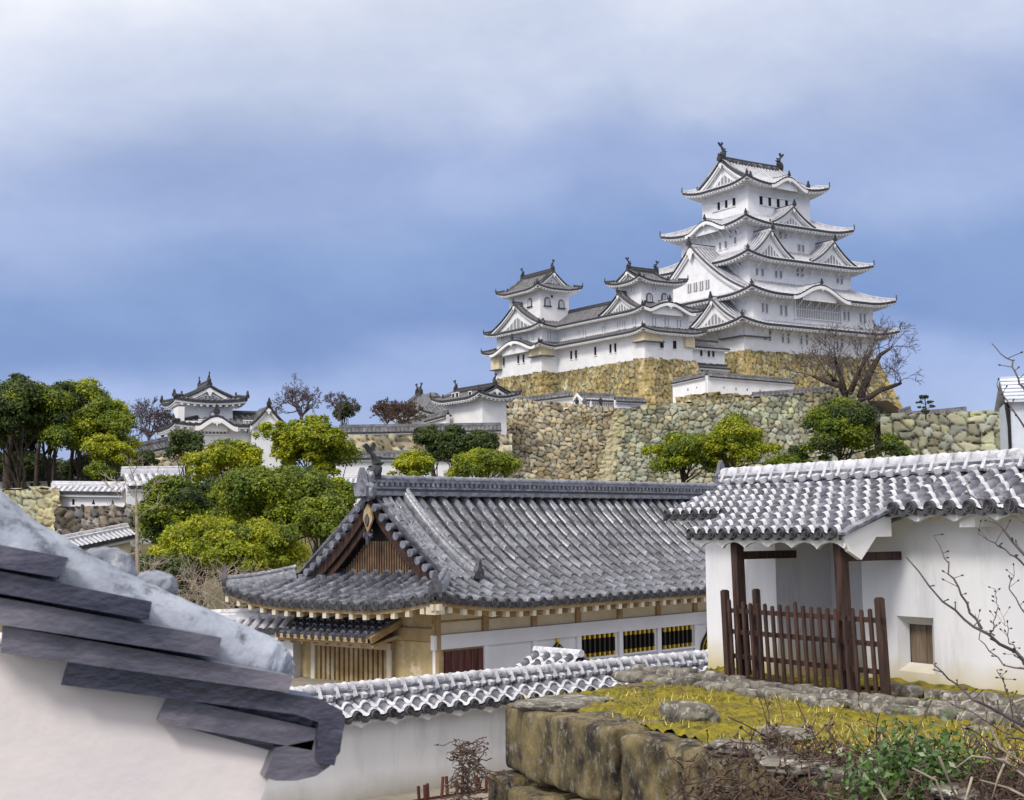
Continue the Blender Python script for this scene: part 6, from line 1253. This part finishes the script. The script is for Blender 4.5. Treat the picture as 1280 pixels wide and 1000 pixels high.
bare_px('second grey bare tree tucked behind the left turret wall', 203, 552, 508, 122, 1.1, 302, 6, 5, minr=.02)
bare_px('large bare tree right of the left turret', 377, 528, 478, 125, 1.25, 303, 6, 6, rad=.2, minr=.02)
bare_px('smaller bare tree between the turret and the far wall', 424, 520, 486, 140, 1.2, 304, 6, 5, minr=.02)
bare_px('reddish bare shrub in front of the far turret', 505, 532, 505, 146, 1.3, 305, 6, 8, .08, .1, .025, 'vine')
bare_px('reddish bare shrub left of the far turret', 484, 531, 500, 150, 1.25, 306, 6, 7, .08, .1, .025, 'vine')
# spreading bare tree in front of the keep's stone base
b = P(1062, 500, 149); bt = thing('bare_tree', 'spreading bare tree with dark pollarded limbs in front of the great keep base', 'bare tree', b); q = lambda x, y, dd=0: P(x, y, 149+dd)-b; tb_ = MB(); cb = MB(); r = np.random.default_rng(77)
armsL = [[(1062, 512), (1056, 492), (1050, 482), (1042, 474), (1034, 466)], [(1056, 492), (1052, 474), (1046, 458), (1044, 446)], [(1062, 492), (1070, 474), (1080, 452), (1088, 440)], [(1076, 496), (1082, 478), (1093, 456), (1100, 444), (1112, 436)], [(1084, 498), (1100, 488), (1118, 482), (1126, 479)], [(1062, 512), (1076, 500), (1084, 498)], [(1050, 482), (1030, 476), (1016, 470)]]
for k, a in enumerate(armsL):
    pts = np.array([q(x, y, r.normal(0, .8)) for x, y in a]); tb_.tube(pts, np.linspace(.46 if k in (0, 3) else .34, .15, len(pts)), 7)
    for j in range(1, len(pts)):
        for _ in range(4 if j == len(pts)-1 else 2):
            d = pts[j]-pts[j-1]; d /= np.linalg.norm(d); d = d*.7+r.normal(0, .5, 3)+np.array((0, 0, .45)); d /= np.linalg.norm(d); branch_rec(cb, pts[j], d, 1.25, .05, 4, r, .42, .03, 0, .022)
tb_.build('trunk', 'bark', bt, True, 0); cb.build('twigs', 'twig', bt)
# pale bare sapling and brambles in front of the central trees
b = P(172, 760, 40); sp_ = thing('sapling', 'pale leafless sapling with a whitish stem in front of the dark bushes', 'sapling', b); q = lambda x, y: P(x, y, 40)-b; mb = MB(); tb_ = MB(); tb_.tube([q(173, 770), q(172, 700), q(171, 650), (q(170, 610))], [.07, .06, .045, .02], 7); tb_.build('trunk', 'twig_pale', sp_, True)
for (x, y, dx, dy) in ((171, 640, -20, -22), (171, 632, 18, -20), (172, 665, -22, -14), (171, 650, 14, -20), (172, 690, -20, 8), (172, 700, 18, 8), (173, 720, -22, 14), (172, 610, -6, -22), (172, 625, -14, -24)):
    a = q(x, y); e = q(x+dx, y+dy); d = e-a; l_ = np.linalg.norm(d); branch_rec(mb, a, d/l_, l_*.8, .02, 3, r, .35, .03, 0, .008)
mb.build('twigs', 'twig_pale', sp_)
br = thing('bramble_bush', 'grey leafless brambles between the foreground roof and the gate hall', 'bush', P(230, 765, 40)); mb = MB(); q0 = P(230, 765, 40)
for i in range(42):
    x = 165+190*r.random(); yb = 765+10*r.random(); a = P(x, yb, 37+5*r.random())-q0; d = np.array((r.normal(0, .5), r.normal(0, .4), 1.)); d /= np.linalg.norm(d); branch_rec(mb, a, d, .7, .016, 3, r, .6, -.02, 0, .007)
mb.build('stems', 'twig_pale', br)
# distant wood closing the horizon
mb = MB()
for i in range(60):
    x = -190+i*6.6+r.normal(0, 2); y_ = 235+r.normal(0, 8); crown(mb, (x, y_, 5.5+r.random()*2), (6, 5, 4.5+2*r.random()), 8, .75, 1.5, .42, seed=800+i)
o = mb.build('distant_wood', 'leaf_dark'); o['kind'] = 'stuff'

# ------------------------------------------------------------------ near branches and undergrowth on the right
def g2(px, py, D): return P(px, py, D)
ct = thing('cherry_tree', 'budding bare cherry branches reaching in from the right edge', 'bare tree', g2(1330, 1010, 8)); b = g2(1330, 1010, 8); mb = MB(); tb_ = MB(); bd = MB(); r = np.random.default_rng(9)
tb_.tube([g2(1340, 1040, 8)-b, g2(1335, 900, 7.8)-b, g2(1325, 760, 7.6)-b, g2(1330, 600, 7.5)-b, g2(1300, 520, 7.4)-b], [.05, .04, .032, .02, .014], 8)
BR = [([(1325, 860), (1280, 824), (1226, 788), (1183, 756), (1133, 696)], .011), ([(1226, 788), (1201, 741), (1180, 698), (1167, 671)], .006), ([(1241, 795), (1241, 781), (1247, 755), (1244, 734)], .004), ([(1330, 730), (1280, 705), (1252, 684), (1223, 668)], .006), ([(1330, 740), (1280, 695), (1241, 648), (1208, 608)], .008), ([(1310, 520), (1280, 490), (1271, 468), (1260, 449), (1240, 427)], .007), ([(1330, 610), (1280, 535), (1260, 503), (1246, 479)], .006), ([(1340, 935), (1280, 905), (1220, 877), (1200, 858), (1167, 832)], .010), ([(1340, 950), (1280, 926), (1254, 914), (1180, 872)], .007), ([(1330, 800), (1280, 770), (1262, 735), (1268, 715)], .005), ([(1280, 824), (1262, 800), (1255, 772)], .004), ([(1330, 860), (1290, 840), (1250, 828), (1225, 800), (1218, 770)], .005), ([(1280, 905), (1255, 860), (1246, 838)], .005), ([(1340, 1000), (1270, 960), (1225, 938), (1200, 905), (1195, 880)], .006), ([(1340, 690), (1290, 660), (1260, 640), (1262, 610)], .004)]
for pts, ra in BR:
    D_0 = 7.3+r.random()*.8; P_ = np.array([g2(x, y, D_0+.1*i)-b for i, (x, y) in enumerate(pts)]); tt = np.linspace(0, len(pts)-1, 14); S_ = np.stack([np.interp(tt, range(len(pts)), P_[:, i]) for i in range(3)], 1)+r.normal(0, .006, (14, 3)); mb.tube(S_, np.linspace(ra*1.2, ra*.35, 14), 6)
    for j in range(2, 14):
        if r.random() < .75:
            d = r.normal(0, 1, 3); d[2] = abs(d[2]); d /= np.linalg.norm(d); l_ = .02+.07*r.random()**2; mb.tube([S_[j], S_[j]+d*l_], [ra*.35, ra*.25], 4); e = S_[j]+d*l_; bd.tube([e-d*.004, e+d*.006, e+d*.014], [.003, .0055, .001], 5)
tb_.build('trunk', 'twig', ct, True); mb.build('branches', 'twig', ct, True, 0); o = bd.build('buds', 'bark', ct, True); o['kind'] = 'stuff'
# vines over the rim
vn = thing('vine_tangle', 'tangle of dry purple-brown vines spilling over the platform edge at lower right', 'vines', Gf.w(6.5, -4.6, -.2)); vo = Gf.w(6.5, -4.6, -.2); mb = MB(); lf = MB()
def gpt(u, v, z): return Gf.w(u, v, z)-vo
for i in range(1900):
    u = 6.2+4.4*r.random()**.8; v = -5.15+(.6+max(0, u-6.5)*.34)*r.random(); z = .04-.9*r.random()**1.2 if v < -4.6 else .04+.12*r.random(); pts = [gpt(u, v, z)]; d = np.array((r.normal(), r.normal()*.5, r.normal()*.8-.2))
    for k in range(6): d = d*.75+r.normal(0, .45, 3)*np.array((1, .5, .9)); pts.append(pts[-1]+d*.055)
    mb.tube(np.array(pts), .0025+.004*r.random(), 4, 0, False)
    for p_ in pts[1:]:
        if r.random() < .6: nn = r.normal(size=(1, 3)); nn /= np.linalg.norm(nn); leaf_quads(lf, np.array([p_]), nn, .035+.02*r.random())
for i in range(260):    # hanging growth at the left corner of the platform
    u = 2.0+.5*r.random(); v = -4.95-.12*r.random(); z = -.35-1.0*r.random(); pts = [gpt(u, v, z)]; d = np.array((r.normal(), 0, -.5))
    for k in range(5): d = d*.7+r.normal(0, .4, 3)*np.array((1, .4, .8)); pts.append(pts[-1]+d*.05)
    mb.tube(np.array(pts), .0035+.003*r.random(), 4, 0, False)
    for p_ in pts[1:]:
        if r.random() < .5: nn = r.normal(size=(1, 3)); nn /= np.linalg.norm(nn); leaf_quads(lf, np.array([p_]), nn, .03+.02*r.random())
mb.build('stems', 'vine', vn); lf.build('dead_leaves', 'vine', vn)
gs = thing('green_shrub', 'glossy green leafy shrub among the dry vines at lower right', 'shrub', Gf.w(7.6, -5.1, -.5)); go = Gf.w(7.6, -5.1, -.5); cs = g2(1150, 970, float(Gf.w(7.9, -5.45, 0)[1]))-go; mb = MB(); k = 2600
p_ = cs+r.normal(0, 1, (k, 3))*np.array((.24, .13, .16)); nn = r.normal(0, .5, (k, 3))+np.array((-.3, -.6, .5)); nn /= np.linalg.norm(nn, axis=1)[:, None]; leaf_quads(mb, p_, nn, .055, 0, .5); mb.build('leaves', 'leaf_shrub', gs); mb = MB()
for i in range(30): mb.tube([cs+np.array((0, .1, -.5)), cs+r.normal(0, 1, 3)*np.array((.25, .1, .15))], [.008, .003], 5)
mb.build('stems', 'twig', gs)
dt_ = thing('dead_stems', 'pale dead stems arching over the vines in the lower right corner', 'dead stems', g2(1250, 1010, 9)); b = g2(1250, 1010, 9); mb = MB()
for a in ([(1174, 946), (1190, 985), (1202, 1010)], [(1228, 862), (1236, 905), (1250, 935), (1290, 960)], [(1262, 940), (1248, 972), (1240, 1000)], [(1215, 972), (1205, 1005)], [(1300, 985), (1255, 950), (1215, 945), (1195, 960)], [(1290, 1000), (1260, 985), (1225, 975)], [(1180, 1005), (1170, 975), (1140, 960)], [(1110, 1005), (1098, 985), (1095, 965)], [(1290, 870), (1262, 880), (1240, 920)], [(1300, 930), (1268, 905), (1262, 872)]):
    pts = np.array([g2(x, y, 9+r.normal(0, .1))-b for x, y in a]); mb.tube(pts, np.linspace(.010, .005, len(pts)), 6)
mb.build('stems', 'twig_pale', dt_, True, 0)
